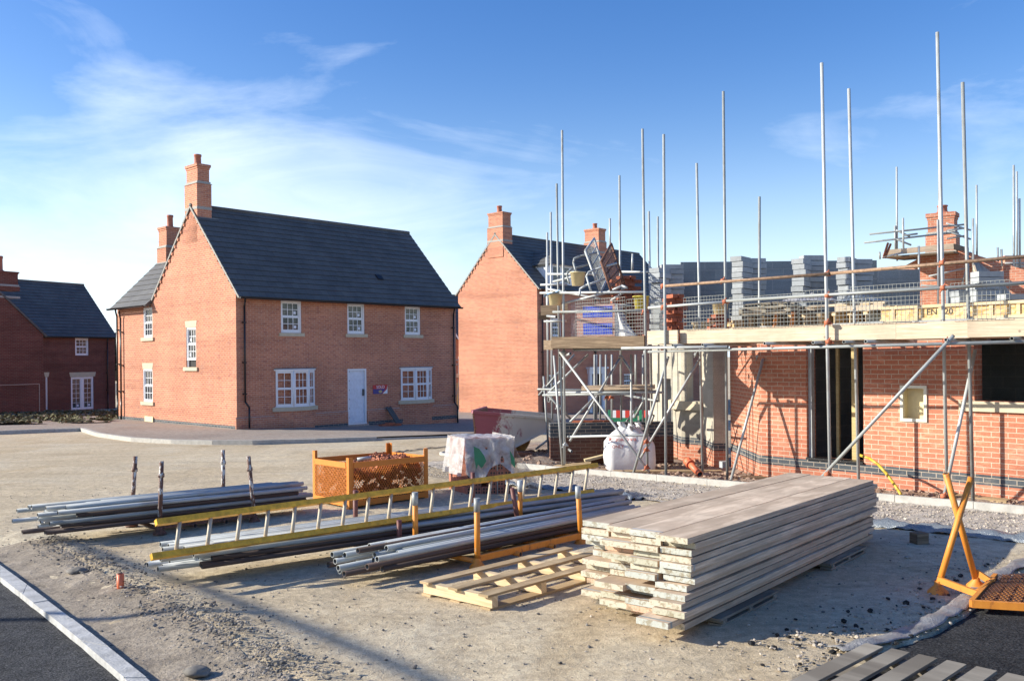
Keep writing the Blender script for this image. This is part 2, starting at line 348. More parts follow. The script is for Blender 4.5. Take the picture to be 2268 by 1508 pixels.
# ------------------------------------------------------------------ mesh builder
class MB:
    def __init__(s): s.v = []; s.f = []; s.uv = []; s.sm = []; s.mi = []; s.cur = 0
    def face(s, pts, uvs=None, smooth=False):
        i = len(s.v); pts = [V(p) for p in pts]; s.v += pts; s.f.append(list(range(i, i+len(pts))))
        if uvs is None:
            n = V((0, 0, 0))
            for k in range(1, len(pts)-1): n += (pts[k]-pts[0]).cross(pts[k+1]-pts[0])
            if n.length > 1e-12: n.normalize()
            if abs(n.z) > .9 or n.length < .5: uvs = [(p.x, p.y) for p in pts]
            else:
                t = V((0, 0, 1)).cross(n).normalized(); w = n.cross(t)
                uvs = [(p.dot(t), p.dot(w)) for p in pts]
        s.uv.append(uvs); s.sm.append(smooth); s.mi.append(s.cur)
    def hexa(s, b, t, uvax=None):        # two quads, bottom and top, same winding (ccw from above)
        def uvf(ps):
            if uvax is None: return None
            a = uvax.normalized(); o = []
            for p in ps:
                p = V(p); d = p.dot(a); r = p-a*d
                o.append((d, r.x*.7+r.y*.7+r.z))
            return o
        F_ = [list(reversed(b)), t] + [[b[k], b[(k+1) % 4], t[(k+1) % 4], t[k]] for k in range(4)]
        for q in F_: s.face(q, uvf(q))
    def box(s, o, ax, ay, az, uvax=None):   # o corner, edge vectors
        o = V(o); ax = V(ax); ay = V(ay); az = V(az)
        b = [o, o+ax, o+ax+ay, o+ay]
        if ax.cross(ay).dot(az) < 0: b = [o, o+ay, o+ax+ay, o+ax]
        s.hexa(b, [p+az for p in b], uvax)
    def bar(s, p0, p1, w, h, up=(0, 0, 1)):  # rectangular bar centred on p0-p1
        p0 = V(p0); p1 = V(p1); d = (p1-p0); up = V(up)
        side = d.cross(up).normalized()*w/2; u2 = side.cross(d).normalized()*h/2
        o = p0-side-u2
        s.box(o, d, side*2, u2*2, uvax=d)
    def tube(s, p0, p1, r, n=10, r1=None, hollow=0, caps=True):
        p0 = V(p0); p1 = V(p1); d = p1-p0; L = d.length; d.normalize(); r1 = r if r1 is None else r1
        a = d.orthogonal().normalized(); b = d.cross(a)
        dirs = [a*math.cos(2*math.pi*k/n)+b*math.sin(2*math.pi*k/n) for k in range(n)]
        for k in range(n):
            q = (k+1) % n
            s.face([p0+dirs[k]*r, p0+dirs[q]*r, p1+dirs[q]*r1, p1+dirs[k]*r1], [(k/n, 0), ((k+1)/n, 0), ((k+1)/n, L), (k/n, L)], True)
            if hollow:
                for (e, rr, sg) in ((p0, r, 1), (p1, r1, -1)):
                    ri = rr-hollow
                    q4 = [e+dirs[k]*rr, e+dirs[k]*ri, e+dirs[q]*ri, e+dirs[q]*rr]
                    s.face(q4 if sg > 0 else q4[::-1], [(0, 0)]*4)
                    iw = [e+dirs[k]*ri, e+dirs[k]*ri+d*sg*.12, e+dirs[q]*ri+d*sg*.12, e+dirs[q]*ri]
                    c0 = s.cur; s.cur = 1
                    s.face(iw if sg > 0 else iw[::-1], [(0, 0)]*4, True); s.cur = c0
        if hollow:
            c0 = s.cur; s.cur = 1
            for (e, rr, sg) in ((p0, r, 1), (p1, r1, -1)):
                ps = [e+d*sg*.12+x*(rr-hollow) for x in dirs]
                s.face(ps[::-1] if sg > 0 else ps, [(0, 0)]*n)
            s.cur = c0
        elif caps:
            s.face([p0+x*r for x in dirs][::-1]); s.face([p1+x*r1 for x in dirs])
    def path(s, pts, r, n=8):
        pts = [V(p) for p in pts]
        for i in range(len(pts)-1):
            e = (pts[i+1]-pts[i]).normalized()*r*.4
            s.tube(pts[i]-(e if i else e*0), pts[i+1]+(e if i < len(pts)-2 else e*0), r, n)
    def grid(s, P, smooth=True, closed=False):   # P[i][j] points
        for i in range(len(P)-1):
            w = len(P[i]); 
            for j in range(w if closed else w-1):
                k = (j+1) % w
                s.face([P[i][j], P[i][k], P[i+1][k], P[i+1][j]], None, smooth)
    def lathe(s, c, prof, n=14, smooth=True):
        c = V(c)
        P = [[c+V((r*math.cos(2*math.pi*k/n), r*math.sin(2*math.pi*k/n), z)) for k in range(n)] for r, z in prof]
        s.grid(P, smooth, True)
    def build(s, name, mat, parent=None, mats=None, merge=False):
        me = bpy.data.meshes.new(name)
        if parent is not None: off = ORG[parent.name]
        elif s.v:
            xs = [p.x for p in s.v]; ys = [p.y for p in s.v]; zs = [p.z for p in s.v]
            off = V(((min(xs)+max(xs))/2, (min(ys)+max(ys))/2, min(zs)))
        me.from_pydata([p-off for p in s.v], [], s.f)
        uvl = me.uv_layers.new(name='UVMap')
        flat = [c for f in s.uv for u in f for c in (u[0], u[1])]
        uvl.data.foreach_set('uv', flat)
        me.polygons.foreach_set('use_smooth', s.sm)
        me.materials.append(M[mat] if isinstance(mat, str) else mat)
        if max(s.mi, default=0) > 0:
            for x in (mats or ['black']): me.materials.append(M[x])
            me.polygons.foreach_set('material_index', s.mi)
        if merge or any(s.sm):
            bm = bmesh.new(); bm.from_mesh(me); bmesh.ops.remove_doubles(bm, verts=bm.verts, dist=1e-5); bm.to_mesh(me); bm.free()
        me.update()
        o = bpy.data.objects.new(name, me); COL.objects.link(o)
        if parent is not None:
            o.parent = parent; ORG[o.name] = ORG[parent.name].copy()
        else:
            o.location = off; ORG[o.name] = off.copy()
        return o
ORG = {}
def tag(o, label=None, cat=None, group=None, kind=None):
    if label: o['label'] = label
    if cat: o['category'] = cat
    if group: o['group'] = group
    if kind: o['kind'] = kind
    return o
def thing(name, loc, label, cat, group=None):
    o = bpy.data.objects.new(name, None); COL.objects.link(o); o.location = loc
    o.empty_display_size = .2
    ORG[o.name] = V(loc).copy(); return tag(o, label, cat, group)
def one(mb, name, mat, label, cat, group=None, mats=None):
    return tag(mb.build(name, mat, mats=mats), label, cat, group)
def struct(mb, name, mat, mats=None): return tag(mb.build(name, mat, mats=mats), kind='structure')
def clone(root, loc, label, group=None, rz=0):
    r = root.copy(); COL.objects.link(r); r.location = loc; r.rotation_euler = (0, 0, rz); r['label'] = label
    ORG[r.name] = V(loc)
    for ch in list(root.children):
        c = ch.copy(); COL.objects.link(c); c.parent = r
        for g in ch.children:
            d = g.copy(); COL.objects.link(d); d.parent = c
    return r
Z = V((0, 0, 1))
def v3(p, z=0): return V((p[0], p[1], z))
# ------------------------------------------------------------------ buildings
def quad(mb, ps, n, uvs=None):
    nn = (V(ps[1])-V(ps[0])).cross(V(ps[2])-V(ps[1]))
    if nn.dot(V(n)) < 0: ps = ps[::-1]; uvs = uvs[::-1] if uvs else None
    mb.face(ps, uvs)
def wall(mb, O, u, n, t0, t1, z0, z1, ops=(), reveal=.1, uz=0, back=False):
    O = v3(O); u = v3(u); n = v3(n)
    P = lambda t, z, d=0: O+u*t+Z*z-n*d
    ts = sorted({t0, t1, *[x for o in ops for x in o[:2] if t0 < x < t1]})
    zs = sorted({z0, z1, *[x for o in ops for x in o[2:4] if z0 < x < z1]})
    for a, b in zip(ts, ts[1:]):
        for c, d in zip(zs, zs[1:]):
            m = ((a+b)/2, (c+d)/2)
            if any(o[0] < m[0] < o[1] and o[2] < m[1] < o[3] for o in ops): continue
            quad(mb, [P(a, c), P(b, c), P(b, d), P(a, d)], n)
            if back: quad(mb, [P(a, c, reveal), P(b, c, reveal), P(b, d, reveal), P(a, d, reveal)], -n)
    for (a, b, c, d) in [o[:4] for o in ops]:
        b_ = min(b, t1); a_ = max(a, t0); d_ = min(d, z1); c_ = max(c, z0)
        if a >= t0: quad(mb, [P(a, c_), P(a, c_, reveal), P(a, d_, reveal), P(a, d_)], u)
        if b <= t1: quad(mb, [P(b, c_), P(b, c_, reveal), P(b, d_, reveal), P(b, d_)], -u)
        if c >= z0: quad(mb, [P(a_, c), P(b_, c), P(b_, c, reveal), P(a_, c, reveal)], Z)
        if d <= z1: quad(mb, [P(a_, d), P(b_, d), P(b_, d, reveal), P(a_, d, reveal)], -Z)
def slope(mb, e0, e1, r0, r1, rows, lip=.022):
    """tiled roof face: each course is a strip whose lower edge stands proud of the one below"""
    e0, e1, r0, r1 = map(V, (e0, e1, r0, r1))
    n = (e1-e0).cross(r0-e0).normalized()
    if n.z < 0: n = -n
    L = (r0-e0).length
    for i in range(rows):
        a, b = i/rows, (i+1)/rows
        p0 = e0.lerp(r0, a); p1 = e1.lerp(r1, a); q0 = e0.lerp(r0, b); q1 = e1.lerp(r1, b)
        w = (p1-p0).length
        lo = n*lip
        f = [p0+lo, p1+lo, q1+n*.003, q0+n*.003]
        uv = [(0, i*.345), (w, i*.345), (w, (i+1)*.345), (0, (i+1)*.345)]
        quad(mb, f, n, uv)
        down = (p0-q0).normalized()
        quad(mb, [p0, p1, p1+lo, p0+lo], down, [(0, i*.345)]*4)
        for x, y, s in ((p0, q0, 1), (p1, q1, -1)):
            quad(mb, [x, x+lo, y+n*.003, y], (e0-e1)*s, [(0, 0)]*4)
    u = n*-.08       # underside and verge edge
    quad(mb, [e0+u, e1+u, r1+u, r0+u], -n)
    quad(mb, [e0+u, e1+u, e1, e0], e0-r0)
    quad(mb, [e0+u, e0, r0, r0+u], e0-e1); quad(mb, [e1+u, e1, r1, r1+u], e1-e0)
def sash(P0, u, n, w, z0, z1, cols, rows, par, name='window', fr=.06, set_=.07, nsash=2, glass=True, gl='glass', sillw=0, stickers=True, rows2=None, label=None):
    """upright window: frame with glazing bars, panes a child of it. P0 = wall point at z 0, left end"""
    P0 = v3(P0); u = v3(u); n = v3(n)
    f = MB(); g = MB(); st = MB()
    B = lambda t, z, d: P0+u*t+Z*z-n*d
    def bx(mb, a, b, c, d, d0, d1): mb.box(B(a, c, d1), u*(b-a), n*(d1-d0), Z*(d-c))
    bx(f, 0, fr, z0, z1, set_-.03, set_+.05); bx(f, w-fr, w, z0, z1, set_-.03, set_+.05)
    bx(f, fr, w-fr, z0, z0+fr, set_-.035, set_+.05); bx(f, fr, w-fr, z1-fr*1.2, z1, set_-.035, set_+.05)
    H = z1-z0-2*fr; hs = H/nsash
    for k in range(nsash):
        a = z0+fr+k*hs; b = a+hs; dd = set_ + (.012 if k else -.012)
        sf = .045
        bx(f, fr, fr+sf, a, b, dd, dd+.03); bx(f, w-fr-sf, w-fr, a, b, dd, dd+.03)
        bx(f, fr+sf, w-fr-sf, a, a+sf, dd, dd+.03); bx(f, fr+sf, w-fr-sf, b-sf, b, dd, dd+.03)
        x0, x1, y0, y1 = fr+sf, w-fr-sf, a+sf, b-sf
        for c in range(1, cols): xc = x0+(x1-x0)*c/cols; bx(f, xc-.011, xc+.011, y0, y1, dd+.006, dd+.022)
        rr = rows if (rows2 is None or k == 0) else rows2
        for r in range(1, rr): yc = y0+(y1-y0)*r/rr; bx(f, x0, x1, yc-.011, yc+.011, dd+.008, dd+.024)
        quad(g, [B(x0, y0, dd+.026), B(x1, y0, dd+.026), B(x1, y1, dd+.026), B(x0, y1, dd+.026)], n)
        if stickers:
            sx = x1-(x1-x0)/cols*.8
            bx(st, sx, sx+(x1-x0)/cols*.5, y0+.05, y0+.05+(y1-y0)/rr*.5, dd+.0245, dd+.0255)
    o = f.build(name, 'white', par)
    if label: o['label'] = label
    g.build('pane', gl, o)
    if stickers: st.build('sticker', 'film', o)
    return o
def slab(P0, u, n, a, b, z0, z1, proud, par, name, mat='stone', deep=.1):
    mb = MB(); P0 = v3(P0); u = v3(u); n = v3(n)
    mb.box(P0+u*a+Z*z0-n*deep, u*(b-a), n*(deep+proud), Z*(z1-z0)); return mb.build(name, mat, par)
def lintel(P0, u, n, a, b, z0, z1, par, mat='stone'):
    mb = MB(); P0 = v3(P0); u = v3(u); n = v3(n); e = .06
    q = lambda t, z, d: P0+u*t+Z*z+n*d
    b4 = [q(a+e, z0, 0), q(b-e, z0, 0), q(b, z1, 0), q(a, z1, 0)]; t4 = [p+n*.008 for p in b4]
    quad(mb, t4, n); 
    for k in range(4): quad(mb, [b4[k], b4[(k+1) % 4], t4[(k+1) % 4], t4[k]], (b4[k]+b4[(k+1) % 4])/2-(b4[0]+b4[2])/2)
    return mb.build('lintel', mat, par)
def chimney(par, c, da, db, wa, wb, zb, z_sh, z_band, z_cap, z_top, pot_h, mat='brick', pots=1, mband='lead', potr=.13):
    """c = centre (x,y); da,db unit axes with half widths wa,wb at the base; steps in at the band"""
    mb = MB(); c = v3(c); da = v3(da); db = v3(db)
    def ring(k, z0, z1): mb.box(c-da*wa*k-db*wb*k+Z*z0, da*2*wa*k, db*2*wb*k, Z*(z1-z0))
    def ringx(e, z0, z1): 
        a = wa+e; b = wb+e; mb.box(c-da*a-db*b+Z*z0, da*2*a, db*2*b, Z*(z1-z0))
    ringx(0, zb, z_band-.08); ringx(-.055, z_band-.08, z_cap); ringx(-.035, z_cap, z_cap+.075); ringx(-.005, z_cap+.075, z_top)
    o = mb.build('chimney', mat, par)
    b2 = MB(); mb = b2
    ringx(.012, z_sh-.1, z_sh); ringx(.02, z_band-.1, z_band-.078); ringx(-.02, z_band-.078, z_band)
    b2.build('mortar_band', 'mortar', o)
    p = MB()
    for k in range(pots):
        cc = c+da*((k-(pots-1)/2)*.4)+Z*z_top
        p.lathe(cc, [(potr*1.15, 0), (potr*1.1, .05), (potr, .08), (potr*.93, pot_h*.8), (potr*1.08, pot_h*.84), (potr*1.08, pot_h), (potr*.8, pot_h), (potr*.75, pot_h*.6), (0, pot_h*.6)])
        p.lathe(cc, [(potr*1.8, 0), (potr*1.3, .04), (potr*1.12, .06)])
    p.build('chimney_pot', 'pot', o)
    return o
def pipe_down(par, P, n, u, ztop, zbot, kick=True, name='downpipe'):
    mb = MB(); P = v3(P); n = v3(n)
    x = P+n*.09
    pts = [x+n*.06+Z*ztop, x+n*.05+Z*(ztop-.12), x+Z*(ztop-.3), x+Z*(zbot+.95)]
    if kick: pts += [x+n*.09+v3(u)*.1+Z*(zbot+.75)]
    pts += [pts[-1]*1.0-Z*(pts[-1].z-zbot-.02)]
    mb.path(pts, .036, 8)
    for z in (ztop-.9, (ztop+zbot)/2, zbot+1.2): mb.box(P+Z*z-v3(u)*.06, v3(u)*.12, n*.12, Z*.05)
    return mb.build(name, 'gutter', par)
def gutter(par, p0, p1, n, z):
    mb = MB(); n = v3(n); p0 = v3(p0, z); p1 = v3(p1, z); R = []
    m = 7
    for p in (p0, p1):
        R.append([p+n*(.06-.06*math.cos(math.pi*k/m)+.01)-Z*.06*math.sin(math.pi*k/m) for k in range(m+1)])
    mb.grid(R); mb.grid([[q+Z*.012 for q in r] for r in R][::-1])
    mb.face(R[0]); mb.face(R[1][::-1])
    return mb.build('gutter', 'gutter', par)
def perp_out(u, away):      # unit normal of u pointing away from a point
    n = V((-u[1], u[0])); return n if n.dot(V(away)) > 0 else -n

def shell(par, A, u, g, L, W, z0, ze, rise, ops_f=(), ops_g=(), mat='brick', over=.28, verge=.05, rows=14, roof=True, roofmat='roof', vm=True):
    """brick box with two gables: front wall along u, gable wall along g from corner A"""
    A = V(A); u = V(u); g = V(g)
    nf = -g; ng = -u
    mb = MB()
    wall(mb, A, u, nf, 0, L, z0, ze, ops_f)
    wall(mb, A, g, ng, 0, W, z0, ze, ops_g)
    wall(mb, A+g*W, u, g, 0, L, z0, ze); wall(mb, A+u*L, g, u, 0, W, z0, ze)
    for P, n in ((A, ng), (A+u*L, u)):
        quad(mb, [v3(P, ze), v3(P+g*W, ze), v3(P+g*W/2, ze+rise)], v3(n))
    cs_ = rise/(W/2)
    if vm:
        for k in range(1, int(W/2/.24)):
            for sgn in (0, 1):
                t = k*.24 if not sgn else W-k*.24; z = ze+k*.24*cs_-.20
                mb.box(v3(A+g*(t-.05), z), v3(-u)*.045, v3(g)*.1, Z*.11)
    w = mb.build('wall', mat, par)
    # dark floor plates so that no light crosses the house
    if roof:
        rb = MB(); s = rise/(W/2); zo = ze-over*s+.02
        r0 = v3(A+g*W/2-u*verge, ze+rise+.02); r1 = v3(A+g*W/2+u*(L+verge), ze+rise+.02)
        slope(rb, v3(A-g*over-u*verge, zo), v3(A-g*over+u*(L+verge), zo), r0, r1, rows)
        slope(rb, v3(A+g*(W+over)-u*verge, zo), v3(A+g*(W+over)+u*(L+verge), zo), r0, r1, rows)
        rb.tube(r0+Z*.0, r1+Z*.0, .075, 8)
        ro = rb.build('roof', roofmat, par)
        if vm:
            for P, nn in ((A, -u),):
                vb = MB()
                for e in (A-g*over, A+g*(W+over)):
                    vb.bar(v3(e+nn*(verge-.02), zo-.035), v3(A+g*W/2+nn*(verge-.02), ze+rise-.035), .05, .05)
                vb.build('verge_mortar', 'mortar', par)
        gutter(par, A-g*(over+.02)-u*verge, A-g*(over+.02)+u*(L+verge), -g, zo-.02)
        return w, ro, zo
    return w, None, None

# ---- directions shared by the estate
DF = V((.6758, .7371)); DG = V((-.7371, .6758))
def H1():
    A = G(525, 957, .0).xy; L = 10.65; W = 6.27
    t = thing('brick_house', v3(A, gz(*A)), 'red brick house whose door is wrapped in film, beside a SOLD board', 'house')
    ze = WP(520, 640, A, DF).z; zr = ze+3.3; z0 = -1.75
    f = lambda px, py: onplane(px, py, A, DF)
    g = lambda px, py: onplane(px, py, A, DG)
    opsf = []; up = []
    for (x0, y0, x1, y1) in ((622, 664, 668.5, 737), (769, 672, 808.5, 740), (896.5, 679, 932, 741.5)):
        a = f(x0, y0); b = f(x1, y1); o = (a[0], b[0], (f(x0, y1)[1]+b[1])/2, a[1]); opsf.append(o); up.append(o)
    zt = up[0][3]; zb = sum(o[2] for o in up)/3
    up = [(o[0], o[1], zb, zt) for o in up]; opsf = list(up)
    a = f(769.5, 817); b = f(812, 935); door = (a[0], b[0], b[1], a[1]); opsf.append(door)
    opsg = []
    gw = []
    for (x0, y0, x1, y1) in ((412, 726, 434.5, 813),):
        a = g(x0, y0); b = g(x1, y1); o = (min(a[0], b[0]), max(a[0], b[0]), b[1], a[1]); opsg.append(o)
    w, ro, zo = shell(t, A, DF, DG, L, W, z0, ze, 3.3, opsf, opsg, rows=17)
    nf = -DG; ng = -DF
    for k, o in enumerate(up):
        P = A+DF*o[0]
        sash(P, DF, nf, o[1]-o[0], o[2], o[3], 3, 2, t, fr=.075)
        slab(A, DF, nf, o[0]-.1, o[1]+.1, o[2]-.13, o[2]-.004, .05, t, 'sill')
    o = opsg[0]
    sash(A+DG*o[0], DG, ng, o[1]-o[0], o[2]+.26, o[3], 3, 2, t, fr=.05, set_=.05, gl='glass', label='sash window with its lower sash slid up and a gap above the sill')
    slab(A, DG, ng, o[0]-.15, o[1]+.15, o[2]-.14, o[2]-.004, .06, t, 'sill')
    lintel(A, DG, ng, o[0]-.08, o[1]+.08, o[3]+.004, o[3]+.25, t)
    # black sheet behind the raised sash stands in for the dark of the room
    mb = MB(); mb.box(v3(A+DG*o[0]+DF*.099, o[2]), v3(DG)*(o[1]-o[0]), v3(DF)*.01, Z*(o[3]-o[2])); mb.build('dark_room_sheet', 'black', t)
    mb = MB()
    for tt in (o[0], o[1]-.07): mb.box(v3(A+DG*tt+DF*.04, o[2]), v3(DG)*.07, v3(DF)*.05, Z*.26)
    mb.build('window_stub', 'white', t)
    # door: white frame, film-wrapped leaf, lock
    mb = MB(); fw = .07; d = door
    for a_, b_, c_, e_ in ((d[0], d[0]+fw, d[2], d[3]), (d[1]-fw, d[1], d[2], d[3]), (d[0]+fw, d[1]-fw, d[3]-fw, d[3]), (d[0]-.02, d[1]+.03, d[2]-.05, d[2])):
        mb.box(v3(A+DF*a_-nf*.08, c_), v3(DF)*(b_-a_), v3(nf)*.09, Z*(e_-c_))
    do = mb.build('door', 'white', t)
    lf = MB(); P = []
    nx, nzz = 10, 22
    for i in range(nzz+1):
        row = []
        for j in range(nx+1):
            x = d[0]+fw+(d[1]-d[0]-2*fw)*j/nx; z = d[2]+(d[3]-d[2]-fw)*i/nzz
            w_ = noise.noise(V((x*3, z*4, 1)))*.02 if 0 < i < nzz and 0 < j < nx else 0
            row.append(v3(A+DF*x-nf*(.05-w_), z))
        P.append(row)
    lf.grid(P); lf.build('door_leaf', 'film', do)
    lk = MB()
    for zz in (.75, 1.2): pass
    zc = (d[2]+d[3])/2-.0
    lk.box(v3(A+DF*(d[1]-fw-.09)-nf*.045, zc), v3(DF)*.04, v3(nf)*.05, Z*.26)
    for k in range(6): lk.box(v3(A+DF*(d[0]+fw+.01)-nf*.045, d[2]+.2+k*.36), v3(DF)*.035, v3(nf)*.02, Z*.05)
    lk.build('door_handle', 'black', do)
    slab(A, DF, nf, d[0]-.05, d[1]+.05, d[2]-.16, d[2]-.055, .1, t, 'doorstep', 'stone_dull')
    # shallow splayed bay windows
    for (x0, x1, y0, y1, c0, c1, side) in ((606, 692, 820, 899, .30, .16, 1), (884, 952, 816, 884, .27, .14, 0)):
        ta, z1 = f(x0, y0); tb, zz = f(x1, y0); zB = f((x0+x1)/2, y1)[1]; z1 -= .02
        pr = .26; W_ = tb-ta
        # seen corner pixels include the projection; keep the wall chord a little longer
        ta += .05; tb += .08
        q = [A+DF*ta+nf*.02, A+DF*(ta+.62)+nf*pr, A+DF*(tb-.42)+nf*pr, A+DF*tb+nf*.02]
        bay = MB()
        for zz0, zz1, ex in ((zB-.02, zB, .03), (z1, z1+.05, .05)):
            poly = [v3(q[0]-DF*ex, zz0), v3(q[1]+nf*ex, zz0), v3(q[2]+nf*ex, zz0), v3(q[3]+DF*ex, zz0)]
            bay.hexa([poly[0], poly[1], poly[2], poly[3]], [p+Z*(zz1-zz0) for p in poly])
        for p in q[1:3]: bay.tube(v3(p-nf*.03, zB), v3(p-nf*.03, z1), .05, 8)
        bo = bay.build('bay_window', 'white', t)
        for k, (p, r) in enumerate(((q[0], q[1]), (q[1], q[2]), (q[2], q[3]))):
            dd = (r-p); ln = dd.length; dd = dd.normalized(); nn = V((dd.y, -dd.x)); nn = nn if nn.dot(nf) > 0 else -nn
            cols = 2 if k != 1 else 3
            sash_into(bo, p, dd, nn, ln, zB, z1, cols, 2)
        st = MB(); zz0 = zB-.17
        poly = [v3(q[0]-DF*.12-nf*.1, zz0), v3(q[0]-DF*.12+nf*.03, zz0), v3(q[1]+nf*.06-DF*.02, zz0), v3(q[2]+nf*.06+DF*.02, zz0), v3(q[3]+DF*.12+nf*.03, zz0), v3(q[3]+DF*.12-nf*.1, zz0)]
        top = [p+Z*.148 for p in poly]
        st.face(top[::-1]); st.face(poly)
        for k in range(6): st.face([poly[k], top[k], top[(k+1) % 6], poly[(k+1) % 6]])
        st.build('sill', 'stone', t)
        # brick apron under the bay
        ap = MB(); z_ = z0
        pp = [q[0]-DF*.05, q[1], q[2], q[3]+DF*.05]
        for p, r in zip(pp, pp[1:]): quad(ap, [v3(p, z_), v3(r, z_), v3(r, zz0), v3(p, zz0)], v3(nf))
        ap.face([v3(p, zz0) for p in pp]); ap.build('bay_apron', 'brick', t)
        lf = MB(); lf.box(v3(q[0]-nf*.05-DF*.05, z1+.05), v3(DF)*(tb-ta+.1), v3(nf)*.12, Z*.03); lf.build('flashing', 'lead', t)
    # plinth: splayed string course and thicker brick below, stepping round
    zp = f(524, 927)[1]; pl = MB(); sc = MB()
    for (a_, b_) in ((-.06, door[0]-.02), (door[1]+.02, L+.02)):
        pl.box(v3(A+DF*a_, z0), v3(DF)*(b_-a_), v3(nf)*.055, Z*(zp-z0))
        B0 = v3(A+DF*a_, zp); n3 = v3(nf); u3 = v3(DF)*(b_-a_)
        q4 = [B0+n3*.06-Z*.06, B0+n3*.06-Z*.06+u3, B0+u3+Z*.03+n3*.002, B0+Z*.03+n3*.002]; quad(sc, q4, n3)
    pl.build('plinth', 'brick', t); sc.build('string_course', 'stone_dull', t)
    # engineering brick band and grey courses near the ground of the gable
    bd = MB()
    zg = [g(275, 927)[1], g(515, 950)[1]]
    bd.box(v3(A-DF*.012, zg[0]-.10), v3(DG)*9.5, v3(DF)*.01, Z*(.20)); bd.build('damp_course', 'brick_dpc', t)
    bd = MB(); zq_ = f(740, 943)[1]; bd.box(v3(A+DF*3.0+nf*.057, zq_-.07), v3(DF)*(door[0]-3.05), v3(nf)*.006, Z*.15); bd.box(v3(A+DF*(door[1]+.05)+nf*.057, zq_-.07), v3(DF)*(L-door[1]-.1), v3(nf)*.006, Z*.15); bd.build('damp_course', 'brick_dpc', t)
    # downpipes
    pipe_down(t, A+DF*.28, nf, DF, zo-.02, gz(*A)+.1); pipe_down(t, A+DF*(L-.22), nf, DF, zo-.02, -1.28)
    # chimney
    def hz(px, py, d): return PD(px, py, d).z
    zc = [hz(440, y, 33.8) for y in (468, 413, 386, 376)]
    chimney(t, A+DG*(W/2)+DF*.29, DG, DF, .47, .29, ze+1.9, zc[0], zc[1], zc[2], zc[3], .42)
    lead = MB(); lead.box(v3(A+DG*(W/2-.5)+DF*.1, ze+2.62), v3(DG)*.2, v3(DF)*.75, Z*.22); lead.build('flashing', 'lead', t)
    # little roof vent tile
    v = MB(); P_ = v3(A+DF*6.9-DG*-.7, ze+.78); v.box(P_, v3(DF)*.28, v3(DG)*.2+Z*.2, v3(nf)*.03+Z*.03); v.build('vent_tile', 'gutter', t)
    # ---- rear wing, one with the house
    t1 = 9.55; wu = DF; wg = DG     # wing: wall along DG from t=W..t1 coplanar with the gable; ridge parallel to DG
    z1 = ze-.02; ops = []
    win = []
    for (x0, y0, x1, y1) in ((317.5, 682, 337.5, 747), (317, 817.5, 338, 890)):
        a = g(x0, y0); b = g(x1, y1); o = (min(a[0], b[0]), max(a[0], b[0]), b[1], a[1]); ops.append(o); win.append(o)
    mb = MB()
    wall(mb, A, DG, ng, W, t1, z0, z1, ops)
    C = A+DG*t1; WD = 4.3
    wall(mb, C, DF, DG, 0, WD, z0, z1)
    quad(mb, [v3(C, z1), v3(C+DF*WD, z1), v3(C+DF*WD/2, z1+2.15)], v3(DG))
    for k in range(14): mb.box(v3(A+DG*(W+.12+k*.235), z1-.24), v3(DG)*.1, v3(-DF)*.035, Z*.09)
    mb.build('wing_wall', 'brick', t)
    rb = MB(); ov = .28
    r0 = v3(C+DF*WD/2+DG*.06, z1+2.17); r1 = v3(A+DG*(W-3)+DF*WD/2, z1+2.17)
    slope(rb, v3(C-DF*ov+DG*.06, z1-ov+.02), v3(A-DF*ov+DG*(W+.06), z1-ov+.02), r0, v3(A+DG*(W+.06)+DF*WD/2, z1+2.17), 10)
    slope(rb, v3(C+DF*(WD+ov)+DG*.06, z1-ov+.02), v3(A+DF*(WD+ov)+DG*(W+.06), z1-ov+.02), r0, v3(A+DG*(W+.06)+DF*WD/2, z1+2.17), 10)
    rb.tube(r0, v3(A+DG*W+DF*WD/2, z1+2.17), .07, 8)
    M['roof_wing'] = M['roof']; rb.build('wing_roof', 'roof', t)
    gutter(t, C-DF*(ov+.02)+DG*.1, A-DF*(ov+.02)+DG*(W+.05), -DF, z1-ov)
    for k, o in enumerate(win):
        sash(A+DG*o[0], DG, ng, o[1]-o[0], o[2], o[3], 3, 2, t, fr=.05, set_=.04, stickers=False)
        slab(A, DG, ng, o[0]-.15, o[1]+.15, o[2]-.14, o[2]-.004, .06, t, 'sill')
        if k: lintel(A, DG, ng, o[0]-.08, o[1]+.08, o[3]+.004, o[3]+.25, t)
    pipe_down(t, C-DG*.16, -DF, DG, z1-ov, gz(*C)+.05, False); pipe_down(t, C-DG*.5, -DF, DG, z1-ov-.1, gz(*C)+.05, False)
    dd = (C+DF*WD/2).y
    zc = [hz(372, y, 39.0) for y in (585, 549, 517, 511)]
    chimney(t, C+DF*WD/2-DG*.42, DG, DF, .42, .40, z1+1.3, zc[0], zc[1], zc[2]+.02, zc[3]+.06, .55)
    bx = MB(); tg, zz = g(322, 950); tg2, _ = g(340, 950)
    bx.box(v3(A+DG*min(tg, tg2)-DF*.03, gz(*C)-.1), v3(DG)*abs(tg2-tg), v3(DF)*.02, Z*.42); bx.build('meter_box', 'cream', t)
    bx = MB(); bx.box(v3(A+DG*(min(tg, tg2)-.1)-DF*.035, gz(*C)-.1), v3(DG)*.09, v3(DF)*.02, Z*.36); bx.build('vent_opening', 'black', t)
    # board by the door
    s0, zt_ = f(825.5, 853); s1, zb_ = f(857.5, 871)
    s = thing('sale_board', v3(A+DF*s0+nf*.01, zb_), 'small red and blue board reading SOLD on the brick beside the white door', 'sign')
    mb = MB(); zm = (zt_*.5+zb_*.5); wS = s1-s0
    mb.box(v3(A+DF*s0+nf*.003, zb_), v3(DF)*wS, v3(nf)*.015, Z*(zt_-zb_)); mb.build('panel', 'sign_red', s)
    lo = MB(); q = lambda a, z: v3(A+DF*(s0+a*wS)+nf*.021, zb_+z*(zt_-zb_))
